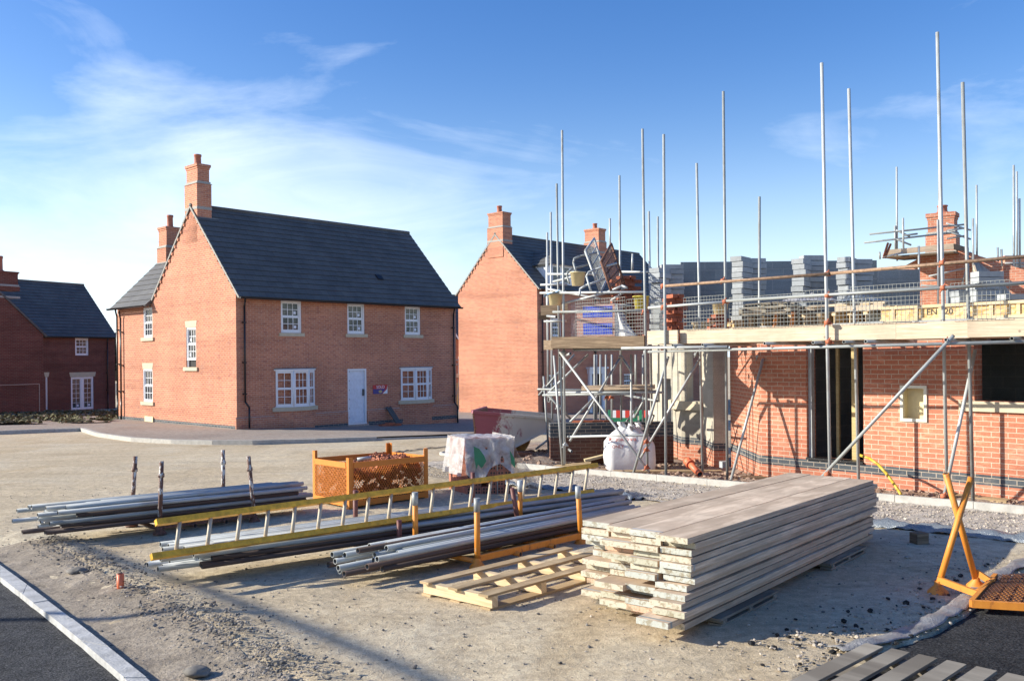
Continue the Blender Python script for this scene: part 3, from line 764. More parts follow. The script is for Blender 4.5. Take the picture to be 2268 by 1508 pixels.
    quad(lo, [q(0, 0), q(.62, 0), q(.86, .55), q(0, .55)], v3(nf)); lo.build('blue_field', 'sign_blue', s)
    wo = MB(); quad(wo, [q(.66, 0), q(1, 0), q(1, .95), q(.96, .5)], v3(nf)); wo.build('white_corner', 'white', s)
    go = MB(); c = q(.5, .25)
    go.face([c+v3(DF)*.13*wS*math.cos(k*.785)+Z*.06*math.sin(k*.785)+v3(nf)*.004 for k in range(8)]); go.build('emblem', 'sign_gold', s)
    text3('SOLD', v3(A+DF*(s0+.22*wS)+nf*.024, zb_+.60*(zt_-zb_)), v3(DF), Z, .17, M['white'], s, .004)
    # planks leaning by the door
    pk = MB(); base = f(868, 945); a0 = v3(A+DF*(door[1]+1.22)+nf*.55, gz(*(A+DF*8))+.12); a1 = v3(A+DF*(door[1]+.95)+nf*.09, -.36)
    for k, off in enumerate((0, .13)): 
        pk.bar(a0+v3(DF)*off, a1+v3(DF)*off+v3(nf)*.03*k, .11, .04, up=(.7, -.7, .2))
    one(pk, 'timber_plank', 'plank_grey', 'pair of grey planks leaning on the brick wall right of the film covered door', 'plank')
    pv = MB()
    for k in range(5):
        c = A+DF*(door[1]+.1+.17*k)+nf*.62; pv.box(v3(c, gz(*c)+.1+.0*k), v3(DF)*.3, v3(nf)*.24, Z*(.06+.03*((k*7) % 3)))
    one(pv, 'red_tiles', 'brick_loose', 'flat pile of red tiles on the pavement under the film covered door', 'tiles')
def sash_into(par, p, dd, nn, ln, z0, z1, cols, rows):
    f = MB(); g = MB(); st = MB(); P0 = v3(p); u = v3(dd); n = v3(nn)
    B = lambda t, z, d: P0+u*t+Z*z-n*d
    def bx(mb, a, b, c, d, d0, d1): mb.box(B(a, c, d1), u*(b-a), n*(d1-d0), Z*(d-c))
    fr = .055; H = z1-z0-2*fr; hs = H/2
    bx(f, .02, fr, z0, z1, -.01, .05); bx(f, ln-fr, ln-.02, z0, z1, -.01, .05); bx(f, fr, ln-fr, z0, z0+fr, -.012, .05); bx(f, fr, ln-fr, z1-fr, z1, -.012, .05)
    for k in range(2):
        a = z0+fr+k*hs; b = a+hs; dd_ = .008 if k else -.006; sf = .04
        bx(f, fr, fr+sf, a, b, dd_, dd_+.03); bx(f, ln-fr-sf, ln-fr, a, b, dd_, dd_+.03); bx(f, fr+sf, ln-fr-sf, a, a+sf, dd_, dd_+.03); bx(f, fr+sf, ln-fr-sf, b-sf, b, dd_, dd_+.03)
        x0, x1, y0, y1 = fr+sf, ln-fr-sf, a+sf, b-sf
        for c in range(1, cols): xc = x0+(x1-x0)*c/cols; bx(f, xc-.01, xc+.01, y0, y1, dd_+.006, dd_+.022)
        for r in range(1, rows): yc = y0+(y1-y0)*r/rows; bx(f, x0, x1, yc-.01, yc+.01, dd_+.008, dd_+.024)
        quad(g, [B(x0, y0, dd_+.026), B(x1, y0, dd_+.026), B(x1, y1, dd_+.026), B(x0, y1, dd_+.026)], n)
    o = f.build('sash', 'white', par)
def text3(txt, P, u, w, size, mat, par, depth=.003, name='lettering'):
    c = bpy.data.curves.new('lettering', 'FONT'); c.body = txt; c.size = size; c.extrude = depth
    o = bpy.data.objects.new('tmp', c); COL.objects.link(o)
    bpy.context.view_layer.update()
    me = bpy.data.meshes.new_from_object(o.evaluated_get(bpy.context.evaluated_depsgraph_get()))
    bpy.data.objects.remove(o)
    u = V(u).normalized(); w = V(w).normalized(); n = u.cross(w)
    mt = Matrix(((u.x, w.x, n.x, P.x), (u.y, w.y, n.y, P.y), (u.z, w.z, n.z, P.z), (0, 0, 0, 1)))
    me.transform(mt); off = ORG[par.name]; me.transform(Matrix.Translation(-off))
    me.materials.clear(); me.materials.append(mat)
    o = bpy.data.objects.new(name, me); COL.objects.link(o); o.parent = par; ORG[o.name] = off.copy()
    return o
H1()

# ---- second house, behind the gap
def H2():
    A = PD(1192, 920, 48.7).xy; L = 14.5; W = 6.27
    ze = PD(1192, 632, 48.7).z; z0 = -3.6; rise = 3.15
    t = thing('brick_house', v3(A, gz(*A)), 'tall red brick house with blank sunlit gable behind the scaffold tower', 'house')
    f = lambda px, py: onplane(px, py, A, DF)
    nf = -DG
    ops = []
    for (x0, y0, x1, y1) in ((1222, 705, 1243, 745), (1382, 828, 1402, 858), (1215, 830, 1232, 870)):
        a = f(x0, y0); b = f(x1, y1); ops.append((a[0], b[0], b[1], a[1]))
    a = f(1308, 828); b = f(1330, 925); dr = (a[0], b[0], b[1], a[1]); ops.append(dr)
    w, ro, zo = shell(t, A, DF, DG, L, W, z0, ze, rise, ops, (), rows=15, over=.2)
    for o in ops[:3]:
        sash(A+DF*o[0], DF, nf, o[1]-o[0], o[2], o[3], 3, 2, t, stickers=False)
        slab(A, DF, nf, o[0]-.1, o[1]+.1, o[2]-.14, o[2]-.004, .05, t, 'sill')
    slab(A, DF, nf, dr[0], dr[1], dr[2], dr[3], -.06, t, 'front_door', 'black', .08)
    mb = MB()
    for x in (dr[0]-.28, dr[1]+.02): mb.box(v3(A+DF*x+nf*.005, z0), v3(DF)*.26, v3(nf)*.14, Z*(dr[3]-z0))
    mb.box(v3(A+DF*(dr[0]-.36)+nf*.005, dr[3]), v3(DF)*(dr[1]-dr[0]+.72), v3(nf)*.2, Z*.3)
    mb.box(v3(A+DF*(dr[0]-.46)+nf*.005, dr[3]+.3), v3(DF)*(dr[1]-dr[0]+.92), v3(nf)*.3, Z*.1)
    mb.build('door_surround', 'white', t)
    gw = ops[1]
    # dormer
    a = f(1222, 597); b = f(1262, 597)
    dm = MB(); D0 = A+DF*(a[0]-.1); dw = 2.3; s = rise/(W/2)
    zd0 = ze+.05; zd1 = ze+1.35
    dm.box(v3(D0+DG*.15, zd0), v3(DF)*dw, v3(DG)*2, Z*(zd1-zd0)); do = dm.build('dormer', 'white', t)
    rb = MB(); mid = D0+DF*dw/2
    for sg in (-1, 1):
        e = mid+DF*sg*(dw/2+.2)
        slope(rb, v3(e-DG*.1, zd1-.1), v3(e+DG*2.6, zd1-.1), v3(mid+DG*.7, zd1+.9), v3(mid+DG*2.8, zd1+.9), 5)
    quad(rb, [v3(mid+DF*(dw/2+.2)-DG*.1, zd1-.08), v3(mid-DF*(dw/2+.2)-DG*.1, zd1-.08), v3(mid+DG*.7, zd1+.93)], v3(nf)+Z)
    rb.build('dormer_roof', 'roof', t)
    sash(D0+DF*.45, DF, nf, dw-.9, zd0+.2, zd1-.15, 4, 2, do, set_=-.2, stickers=False, name='dormer_window', nsash=1) if False else None
    wn = MB()
    for k in range(2): wn.box(v3(D0+DF*(.4+k*.8)+DG*.13, zd0+.25), v3(DF)*.6, v3(DG)*.01, Z*.85)
    wn.build('pane', 'glass', do)
    zc = [PD(1107, y, 51).z for y in (533, 502, 478, 472)]
    c = A+DG*(W/2)+DF*.36
    chimney(t, c, DG, DF, .62, .40, ze+1.8, zc[0], zc[1], zc[2], zc[3], .42, potr=.15)
    zc = [PD(1320, y, 58).z for y in (560, 536, 515, 509)]
    tt = onplane(1318, 530, (A+DG*(W/2)), DF)[0]
    chimney(t, A+DG*(W/2)+DF*tt, DG, DF, .62, .42, ze+1.8, zc[0], zc[1], zc[2], zc[3], .38, potr=.15)
    pipe_down(t, A+DF*.35, nf, DF, zo, -1.7, False); pipe_down(t, A+DF*5.2, nf, DF, zo, -1.7, False)
H2()
# ---- house far left in shade
def H3():
    u = V((.50, .866)); g = V((-u.y, u.x))
    P = G(256, 905)
    A0 = P.xy; nf = -g
    fa = lambda px, py: onplane(px, py, A0, u)
    ze = fa(256, 741)[1]; z0 = gz(*A0)-1
    ta = fa(20, 800)[0]; L = -ta; A = A0+u*ta; W = 6.4
    t = thing('brick_house', v3(A0, gz(*A0)), 'shaded dark red brick house with french doors at the left edge', 'house')
    f = lambda px, py: onplane(px, py, A, u)
    ops = []
    for (x0, y0, x1, y1) in ((166.5, 748.5, 196.5, 787), (157, 835, 208, 905), (101, 835, 106.5, 908)):
        a = f(x0, y0); b = f(x1, y1); ops.append((a[0], b[0], b[1], a[1]))
    zr = f(213, 632)
    rise = 3.4
    # height of ridge from its right end, seen over the gable
    zr = onplane(213, 634, A+g*(W/2), u)[1]; rise = zr-ze
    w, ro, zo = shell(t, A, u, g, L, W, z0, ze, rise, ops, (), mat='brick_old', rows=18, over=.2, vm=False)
    o = ops[0]; sash(A+u*o[0], u, nf, o[1]-o[0], o[2], o[3], 3, 2, t, stickers=False, fr=.08)
    o = ops[1]
    for k in (0, 1):
        w_ = (o[1]-o[0])/2
        x = sash(A+u*(o[0]+k*w_), u, nf, w_, o[2], o[3], 2, 6, t, name='french_door', stickers=True, fr=.09, nsash=1)
    lintel(A, u, nf, o[0]-.1, o[1]+.15, o[3]+.004, o[3]+.28, t, 'stone')
    o = ops[2]; sash(A+u*o[0], u, nf, o[1]-o[0], o[2], o[3], 1, 1, t, name='side_door', stickers=False, nsash=1)
    lintel(A, u, nf, o[0]-.1, o[1]+.1, o[3]+.004, o[3]+.28, t, 'stone')
    pipe_down(t, A0-u*.6, nf, u, zo, gz(*A0), False)
    # projecting cross gable
    Q = G(97, 918).xy; q = lambda px, py: onplane(px, py, Q, u)
    zq = q(98, 735)[1]; wd = 7.2; B = Q-u*wd
    mb = MB(); wall(mb, B, u, nf, 0, wd, z0, zq); quad(mb, [v3(B, zq), v3(Q, zq), v3(B+u*wd/2, zq+3.2)], v3(nf))
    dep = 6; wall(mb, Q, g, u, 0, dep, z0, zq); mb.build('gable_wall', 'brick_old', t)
    rb = MB(); r0 = v3(B+u*wd/2-g*.05, zq+3.22); r1 = v3(B+u*wd/2+g*dep, zq+3.22)
    for e, s in ((Q, 1), (B, -1)): slope(rb, v3(e+u*.2*s-g*.05, zq-.2), v3(e+u*.2*s+g*dep, zq-.2), r0, r1, 16)
    rb.build('gable_roof', 'roof', t)
    tc = q(9, 640)[0]
    zc = [q(9, y)[1] for y in (655, 629, 606, 600)]
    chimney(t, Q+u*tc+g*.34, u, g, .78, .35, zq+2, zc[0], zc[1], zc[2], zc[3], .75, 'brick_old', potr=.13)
    tr, zt = q(86, 851); ln = MB()
    ln.box(v3(Q+u*(tr-6)+nf*.004, zt), v3(u)*6.03, v3(nf)*.02, Z*.035); ln.box(v3(Q+u*tr+nf*.004, z0), v3(u)*.035, v3(nf)*.02, Z*(zt-z0))
    ln.build('cable_trim', 'stone_dull', t)
H3()
# ---- further houses seen between and behind
def H4():   # glimpsed between the two main houses
    A = PD(1003, 900, 66).xy - DF*1.5; ze = PD(1010, 742, 66).z
    t = thing('brick_house', v3(A, gz(*A)), 'far brick house with white barge board glimpsed between the two big houses', 'house')
    shell(t, A, DF, DG, 6, 7, -4, ze, 3.3, rows=12, vm=False)
    mb = MB(); mb.bar(PD(1008, 738, 64), PD(1022, 760, 64), .25, .1); mb.build('barge_board', 'white', t)
    sc = thing('tube_scaffold', G(1010, 905), 'scaffold with boards glimpsed between the two big houses', 'scaffolding')
    mb = MB(); mb.bar(PD(1000, 832, 58), PD(1030, 832, 58), .8, .2); mb.build('board', 'timber_new', sc)
    mb = MB()
    for y in (797, 807): mb.tube(PD(1000, y, 58), PD(1030, y, 58), .04, 6)
    for x in (1007, 1016): mb.tube(PD(x, 790, 58), PD(x, 910, 58), .04, 6)
    mb.tube(PD(1004, 905, 58), PD(1017, 850, 58), .04, 6)
    mb.build('standard', 'galv', sc)
    mb = MB(); mb.box(PD(1006, 900, 60), (.5, 0, 0), (0, .1, 0), Z*1.6); one(mb, 'orange_board', 'stud', 'orange timber board standing under the far scaffold between the houses', 'board')
H4()
def H5():
    A = PD(1388, 900, 62).xy; ze = PD(1420, 700, 62).z
    t = thing('brick_house', v3(A, gz(*A)), 'dark roofed house behind the loaded scaffold bay, right of the tall house', 'house')
    shell(t, A, V((.9, .436)), V((-.436, .9)), 9, 6.5, -4, ze, PD(1420, 604, 62).z-ze, rows=16, vm=False)
H5()
def H6():   # brick house under scaffold in the background right
    d = 27.0
    t = thing('brick_house', PD(2060, 880, d)*1.0, 'half built brick house with scaffolded chimney and bare rafters behind the block walls', 'house')
    u = V((.80, -.60)); g = V((.60, .80))
    A = PD(2030, 700, d).xy
    q = lambda px, py: onplane(px, py, A, u)
    mb = MB(); t0 = q(2035, 600)[0]; 
    zt = q(2040, 582)[1]
    wall(mb, A, u, -g, t0-.9, t0+7, -1.5, q(2060, 628)[1])
    quad(mb, [v3(A+u*(t0-1.6), q(2060, 628)[1]), v3(A+u*(t0+3.4), q(2060, 628)[1]), v3(A+u*(t0+1.2), q(2060, 560)[1]), v3(A+u*(t0+.3), q(2060, 560)[1])], v3(-g))
    wall(mb, A+u*(t0-.9), g, -u, 0, 4, -1.5, q(2060, 628)[1])
    mb.build('wall', 'brick_site', t)
    zz = [PD(2060, y, d).z for y in (560, 517, 490, 476)]
    c = A+u*(t0+.62)+g*.3
    chimney(t, c, u, g, .42, .32, zz[0]-2.3, zz[0], zz[1], zz[2], zz[3], .25, 'brick_site', potr=.14)
    rf = MB(); e0 = PD(2150, 566, 26); 
    for k in range(17):
        a = PD(2148+k*2.2, 562+k*1.4, 26.5); b = PD(2172+k*6.0, 640+k*3.5, 24.0); rf.bar(a, b, .05, .12)
    rf.build('rafter', 'timber_new', t)
    # its chimney scaffold
    s = thing('tube_scaffold', G(2060, 900), 'scaffold cage round the background chimney with a timber deck', 'scaffolding', None)
    st = [(1986, 370, 578), (2000, 483, 552), (1982, 500, 552), (2080, 376, 640), (2100, 470, 545), (2035, 545, 720), (2065, 510, 640), (2077, 487, 705), (2120, 533, 700), (2155, 484, 610), (2163, 410, 600), (2245, 366, 690), (2252, 380, 640), (2258, 440, 600), (2210, 548, 590), (2218, 552, 590), (1948, 558, 574)]
    for k, (x, y0, y1) in enumerate(st):
        mb = MB(); dd = 25.5 if k % 2 else 27.5; mb.tube(PD(x, y0, dd), PD(x+1, y1, dd), .03, 8); mb.build('standard', 'galv', s)
    for (x0, y0, x1, y1) in ((1926, 519, 2140, 497), (1914, 538, 2120, 514), (1985, 510, 2015, 524), (1985, 530, 2018, 543), (2096, 495, 2150, 510), (2096, 512, 2150, 530), (2098, 511, 2140, 505), (2098, 529, 2140, 522), (2000, 522, 2032, 518), (1955, 570, 2000, 560), (2057, 612, 2150, 592), (2036, 622, 2150, 618), (2040, 632, 2160, 640), (2128, 640, 2142, 590), (2226, 583, 2268, 583)):
        mb = MB(); mb.tube(PD(x0, y0, 26), PD(x1, y1, 26), .027, 6); mb.build('ledger', 'galv', s)
    dk = MB(); a = PD(1962, 560, 26.2); b = PD(2112, 546, 25.6); c2 = PD(2144, 555, 27.5)
    dk.bar(a, b, .05, .16); tb = dk.build('toe_board', 'timber', s)
    dk = MB(); dk.bar(b, c2, .05, .16); dk.build('toe_board', 'timber_old', s)
    dk = MB(); q0 = PD(1958, 572, 26.2); q1 = PD(2112, 560, 25.6); q2 = PD(2146, 566, 27.6); q3 = q0+(q2-q1)
    dk.hexa([q0, q1, q2, q3], [p+Z*.05 for p in (q0, q1, q2, q3)]); dk.build('deck_board', 'timber_old', s)
    ld = MB(); ld.bar(PD(1956, 572, 26), PD(1967, 538, 26), .05, .05); ld.bar(PD(1960, 572, 26), PD(1973, 540, 26), .05, .05)
    one(ld, 'timber_ladder', 'fitting', 'short red ladder top leaning at the left end of the background chimney deck', 'ladder')
    # smaller far chimney at the edge
    p = PD(2240, 620, 40).xy
    h = thing('brick_house', v3(p, gz(*p)), 'farthest brick chimney stack and gable at the right edge behind the rafters', 'house')
    mb = MB(); mb.box(v3(p-V((.6, 0)), -2), (3, 0, 0), (0, 3, 0), Z*(PD(2240, 610, 40).z+2)); mb.build('wall', 'brick', h)
    chimney(h, p, V((1, 0)), V((0, 1)), .45, .3, 3.5, PD(0, 610, 40).z, PD(0, 605, 40).z+.1, PD(0, 600, 40).z+.15, PD(2240, 594, 40).z, .25)
H6()
# ------------------------------------------------------------------ ground and sheets
def spaced(a, b, fine0, fine1, step, grow=1.16, mx=40):
    xs = []; x = fine0
    while x <= fine1: xs.append(x); x += step
    s = step; x = xs[-1]
    while x < b: s = min(s*grow, mx); x += s; xs.append(x)
    s = step; x = fine0
    while x > a: s = min(s*grow, mx); x -= s; xs.insert(0, x)
    return xs
def inpoly(x, y, P):
    c = False; j = len(P)-1
    for i in range(len(P)):
        if (P[i][1] > y) != (P[j][1] > y) and x < (P[j][0]-P[i][0])*(y-P[i][1])/(P[j][1]-P[i][1])+P[i][0]: c = not c
        j = i
    return c
def pix(*pts): return [tuple(G(x, y).xy) for x, y in pts]
KL = pix((-60, 1212), (0, 1256), (60, 1300), (160, 1376), (240, 1439), (325, 1508), (400, 1580))       # dirt-side edge of the near kerb
KR = pix((-60, 1232), (0, 1283), (50, 1322), (100, 1361), (180, 1426), (275, 1508), (340, 1575))       # road-side edge
ROADP = KR + [(-1.2, 1.5), (-14, 1.5), (-14, 14)]
TAR = pix((1790, 1508), (1880, 1452), (1960, 1436), (2020, 1418), (2085, 1392), (2140, 1360), (2190, 1318), (2240, 1280), (2300, 1245), (2500, 1200))
TARP = TAR + [(14, 8), (14, 1), (1.2, 1), (1.4, 3.2)]
def ground_noise(x, y):
    if y > 30 or abs(x) > 20: return 0
    n = noise.noise(V((x*.6, y*.6, 0)))*.02+noise.noise(V((x*2.3, y*2.3, 4)))*.009+noise.noise(V((x*9, y*9, 9)))*.004
    return n*(1-sstep(20, 30, y))
def near_kerb_dip(x, y):     # churned lower bank beside the near kerb
    best = 9
    for a, b in zip(KL, KL[1:]):
        dx, dy = b[0]-a[0], b[1]-a[1]; t = max(0, min(1, ((x-a[0])*dx+(y-a[1])*dy)/(dx*dx+dy*dy)))
        best = min(best, math.hypot(x-a[0]-t*dx, y-a[1]-t*dy))
    return best
def ground_full(x, y):
    z = gz(x, y)+ground_noise(x, y)
    if x < 2 and 3 < y < 12 and not inpoly(x, y, ROADP):
        d = near_kerb_dip(x, y)
        if d < 1.3: z += -.03*(1-sstep(.1, .5, d))+.026*math.exp(-((d-.68)/.2)**2)*(1+1.2*noise.noise(V((x*5, y*5, 2))))
    return z
def build_ground():
    xs = spaced(-900, 900, -7.5, 8.5, .07); ys = spaced(-60, 1600, 3.6, 19, .07, 1.12, 60)
    vs = []; W = len(xs)
    for y in ys:
        for x in xs:
            z = gz(x, y)+ground_noise(x, y)
            if x < 2 and 3 < y < 12:
                if inpoly(x, y, ROADP): z = plane_z(x, y)-.06
                else:
                    d = near_kerb_dip(x, y)
                    if d < 1.3:
                        z -= .03*(1-sstep(.1, .5, d))
                        z += .026*math.exp(-((d-.68)/.2)**2)*(1+1.2*noise.noise(V((x*5, y*5, 2))))
            if x > .5 and y < 10 and inpoly(x, y, TARP): z = plane_z(x, y)-.06
            if y > 200: z -= (y-200)*.0
            vs.append((x, y, z))
    fs = [(j*W+i, j*W+i+1, (j+1)*W+i+1, (j+1)*W+i) for j in range(len(ys)-1) for i in range(W-1)]
    me = bpy.data.meshes.new('ground'); me.from_pydata(vs, [], fs); me.polygons.foreach_set('use_smooth', [True]*len(fs))
    me.materials.append(M['dirt']); o = bpy.data.objects.new('ground', me); COL.objects.link(o); tag(o, kind='structure')
build_ground()
def sheet(name, poly, dz, step, mat, amp=0, zf=None, kind='structure', thick=0, namp=3, fall=0, mats=None):
    """sheet over an outline, following the slope of the ground"""
    zf = zf or plane_z
    P = []
    for a, b in zip(poly, poly[1:]+poly[:1]):
        n = max(1, int(math.hypot(b[0]-a[0], b[1]-a[1])/step))
        for k in range(n): P.append((a[0]+(b[0]-a[0])*k/n, a[1]+(b[1]-a[1])*k/n))
    nb = len(P)
    xs = [p[0] for p in P]; ys = [p[1] for p in P]
    x = min(xs)+step/2
    pts = [V(p) for p in P]
    while x < max(xs):
        y = min(ys)+step/2
        while y < max(ys):
            if inpoly(x, y, P): pts.append(V((x+random.uniform(-.1, .1)*step, y+random.uniform(-.1, .1)*step)))
            y += step
        x += step
    r = delaunay_2d_cdt(pts, [], [list(range(nb))], 1, 1e-6)
    vs = [(v.x, v.y, zf(v.x, v.y)+dz+(amp*noise.noise(V((v.x*namp, v.y*namp, 5)))+amp*.5*noise.noise(V((v.x*namp*4, v.y*namp*4, 7))) if amp else 0)) for v in r[0]]
    fs = [list(f) for f in r[2]]
    out = []
    for f in fs:
        a, b, c = (V(vs[i]) for i in f[:3])
        out.append(f if (b-a).cross(c-a).z > 0 else f[::-1])
    me = bpy.data.meshes.new(name); me.from_pydata(vs, [], out); me.polygons.foreach_set('use_smooth', [True]*len(out))
    me.materials.append(M[mat]); o = bpy.data.objects.new(name, me); COL.objects.link(o)
    if kind: tag(o, kind=kind)
    return o
sheet('road', ROADP, -.02, .12, 'asphalt', .006, namp=9)
sheet('tarmac', TARP, -.02, .12, 'tarmac', .012, namp=7)
def kerb(name, Lp, Rp, ztop, zbot, mat, joint=.9, zf=None):
    mb = MB(); zf = zf or plane_z
    n = len(Lp)
    acc = 0
    for k in range(n-1):
        a, b, c, d = Lp[k], Lp[k+1], Rp[k+1], Rp[k]
        L = math.hypot(b[0]-a[0], b[1]-a[1]); m = max(1, round(L/joint))
        for i in range(m):
            q = []
            for (p0, p1) in ((a, b), (d, c)):
                for t in ((i+.004)/m, (i+1-.004)/m): q.append((p0[0]+(p1[0]-p0[0])*t, p0[1]+(p1[1]-p0[1])*t))
            ring = [q[0], q[1], q[3], q[2]]
            ar = sum(ring[j][0]*ring[(j+1) % 4][1]-ring[(j+1) % 4][0]*ring[j][1] for j in range(4))
            if ar < 0: ring = ring[::-1]
            j_ = random.uniform(-.004, .004)
            mb.hexa([V((*p, zf(*p)+zbot)) for p in ring], [V((*p, zf(*p)+ztop+j_)) for p in ring])
    o = mb.build(name, mat); bv = o.modifiers.new('bevel', 'BEVEL'); bv.width = .012; bv.segments = 2; bv.limit_method = 'ANGLE'
    tag(o, kind='structure'); return o
kerb('kerb', KL, KR, .022, -.25, 'kerb_blue')
# site kerb in front of the new building
def kl(t, s): return (K0.x+KU.x*t+KN.x*s, K0.y+KU.y*t+KN.y*s)
kerb('kerb', [kl(t, 0) for t in (-2.4, 0, 3, 6, 12)], [kl(t, .07) for t in (-2.4, 0, 3, 6, 12)], .035, -.3, 'kerb')
# pavement and kerb by the houses
PK = pix((-700, 985), (-200, 968), (0, 962), (178, 955))
PK2 = pix((178, 955), (215, 967), (290, 978), (380, 983), (470, 985), (560, 985), (700, 981), (835, 976))
PK3 = pix((835, 975), (960, 970), (1060, 966), (1230, 955))
def offset(P, d):
    o = []
    for i, p in enumerate(P):
        a = V(P[max(0, i-1)]); b = V(P[min(len(P)-1, i+1)]); t = (b-a).normalized(); n = V((-t.y, t.x))
        o.append(tuple(V(p)+n*d))
    return o
kerb('kerb', PK, offset(PK, .14), .12, -.2, 'kerb'); kerb('kerb', PK2, offset(PK2, .14), .12, -.2, 'kerb'); kerb('kerb', PK3, offset(PK3, .14), .05, -.2, 'kerb')
inner = offset(PK, .14)[:-1]+offset(PK2, .14)+offset(PK3, .14)
sheet('pavement', inner+[(6, 44), (6, 60), (-18, 60), (-20, 47), (-22, 42), (-60, 50)], .10, .5, 'pave', .02)
# gravel strip, pit, membrane
GRV = [kl(-4.2, -.005), kl(12, -.005)]+[kl(t, -2.35+.25*math.sin(t*1.3)) for t in (12, 10, 8, 6, 5, 4, 3, 2, 1, 0)]+[kl(-.9, -1.9), kl(-2.2, -1.5), kl(-4.2, -1.3)]
sheet('gravel', GRV, .012, .09, 'gravel', .022, namp=5, zf=gz)
PIT = [kl(-2.6, .075), kl(12, .075), kl(12, 3.2), kl(2, 6), kl(-5, 7), kl(-7.5, 4.0), kl(-4.2, 1.2)]
sheet('rubble_earth', PIT, .03, .12, 'rubble', .05, zf=gz, namp=2.5)
def pebbles(name, n, samp, r0, r1, mat, label=None, zf=gz, dz=0, flat=.6, cat='stones'):
    ico = bmesh.new(); bmesh.ops.create_icosphere(ico, subdivisions=1, radius=1)
    bv = [v.co.copy() for v in ico.verts]; bf = [[v.index for v in f.verts] for f in ico.faces]; ico.free()
    vs = []; fs = []
    for _ in range(n):
        x, y = samp(); r = r0*(r1/r0)**(random.random()**2.2)
        a = random.random()*6.28; ca, sa = math.cos(a), math.sin(a); sx = random.uniform(.7, 1.3); sz = flat*random.uniform(.6, 1.3)
        k = len(vs); z = zf(x, y)+dz+r*sz*.35; sd = random.random()*99
        for c in bv:
            c = c*(1+.45*noise.noise(c*1.4+V((sd, 0, 0))))
            vs.append((x+(c.x*ca-c.y*sa)*r*sx, y+(c.x*sa+c.y*ca)*r/sx, z+c.z*r*sz))
        fs += [[i+k for i in f] for f in bf]
    me = bpy.data.meshes.new(name); me.from_pydata(vs, [], fs); me.materials.append(M[mat])
    o = bpy.data.objects.new(name, me); COL.objects.link(o)
    return tag(o, label, cat, None, 'stuff')
def zf_near(x, y): return ground_full(x, y)
def s_grav():
    t = random.uniform(-3.5, 8); return kl(t, -random.uniform(.03, 2.3))
pebbles('gravel_stones', 12000, s_grav, .005, .020, 'stones', 'grey beige gravel bed in front of the concrete kerb of the new building', gz, .015, cat='gravel')
def s_pit():
    t = random.uniform(-4.5, 7); return kl(t, random.uniform(.1, 2.4 if t > 0 else 3.4))
pebbles('rubble', 3200, s_pit, .012, .07, 'stones_red', 'broken brick and stone rubble round the feet of the scaffold', gz, .04, cat='rubble')
def s_bank():
    k = random.randrange(len(KL)-1); t = random.random(); a, b = V(KL[k]), V(KL[k+1]); dd = (b-a).normalized(); n = V((-dd.y, dd.x)); n = n if n.x > 0 else -n
    p = a.lerp(b, t)+n*random.gauss(.66, .09+.1*random.random())+dd*random.uniform(-.2, .2); return p.x, p.y
pebbles('bank_stones', 2600, s_bank, .003, .017, 'stones_dark', 'line of dark crumbled asphalt lumps along the near kerb', zf_near, .02, cat='rubble')
pebbles('bank_grit', 1800, s_bank, .003, .012, 'stones', 'pale grit mixed into the bank along the near kerb', zf_near, .02, cat='grit')
sheet('dirt', KL+[(p[0]+math.cos(i*1.9)*.07, p[1]) for i, p in enumerate(offset(KL, .62 if V(offset(KL, .62)[0]).x > KL[0][0] else -.62))][::-1], .004, .045, 'soil', .006, zf=ground_full, namp=6)
def s_all():
    while 1:
        y = random.uniform(4.4, 14)**1.0; x = random.uniform(-.6, .62)*y
        if not inpoly(x, y, ROADP) and not inpoly(x, y, TARP): return x, y
pebbles('scattered_grit', 2200, s_all, .003, .014, 'stones_dark', 'small dark grit scattered over the compacted yard', zf_near, .002, cat='grit')
pebbles('scattered_pebbles', 2600, s_all, .003, .012, 'stones', 'small pale pebbles scattered over the compacted yard', zf_near, .002, cat='pebbles')
def s_tar():
    k = random.randrange(len(TAR)-2); a, b = V(TAR[k]), V(TAR[k+1]); p = a.lerp(b, random.random()); n = V((-.6, .8))
    p = p+n*abs(random.gauss(.25, .2)); return p.x, p.y
pebbles('tarmac_edge_lumps', 130, s_tar, .006, .028, 'tarmac', 'black tarmac crumbs beside the plastic edge of the fresh tarmac', zf_near, .008, cat='crumbs')
pebbles('tarmac_edge_stones', 1000, s_tar, .003, .018, 'stones', 'pale stones along the plastic edge of the fresh tarmac', zf_near, .008, cat='stones')
def s_clod(): return random.uniform(-26, -15), random.uniform(37, 46)
def crumple(name, pts, w, h, mat, label, cat, amp=.04, seed=0, closed=False, n2=8, up=.0, group=None):
    """long crumpled strip of sheet plastic following points on the ground"""
    mb = MB(); P = []; pts = [V(p) for p in pts]
    L = []
    for a, b in zip(pts, pts[1:]):
        m = max(1, int((b-a).length/.06))
        for k in range(m): L.append((a.lerp(b, k/m), (b-a).normalized()))
    L.append((pts[-1], (pts[-1]-pts[-2]).normalized()))
    for i, (p, t) in enumerate(L):
        n = V((-t.y, t.x)); row = []
        for j in range(n2+1):
            f = j/n2-.5; q = p+n*f*w
            zz = h*math.cos(f*math.pi)+amp*noise.noise(V((q.x*5+seed, q.y*5, 1)))+amp*.7*noise.noise(V((q.x*14, q.y*14, seed)))
            row.append(V((q.x+amp*.4*noise.noise(q.to_3d()*9), q.y, gz(*q)+.015+max(-.01, zz)+up)))
        P.append(row)
    mb.grid(P); o = mb.build(name, mat); m = o.modifiers.new('thick', 'SOLIDIFY'); m.thickness = .002
    return tag(o, label, cat, group)
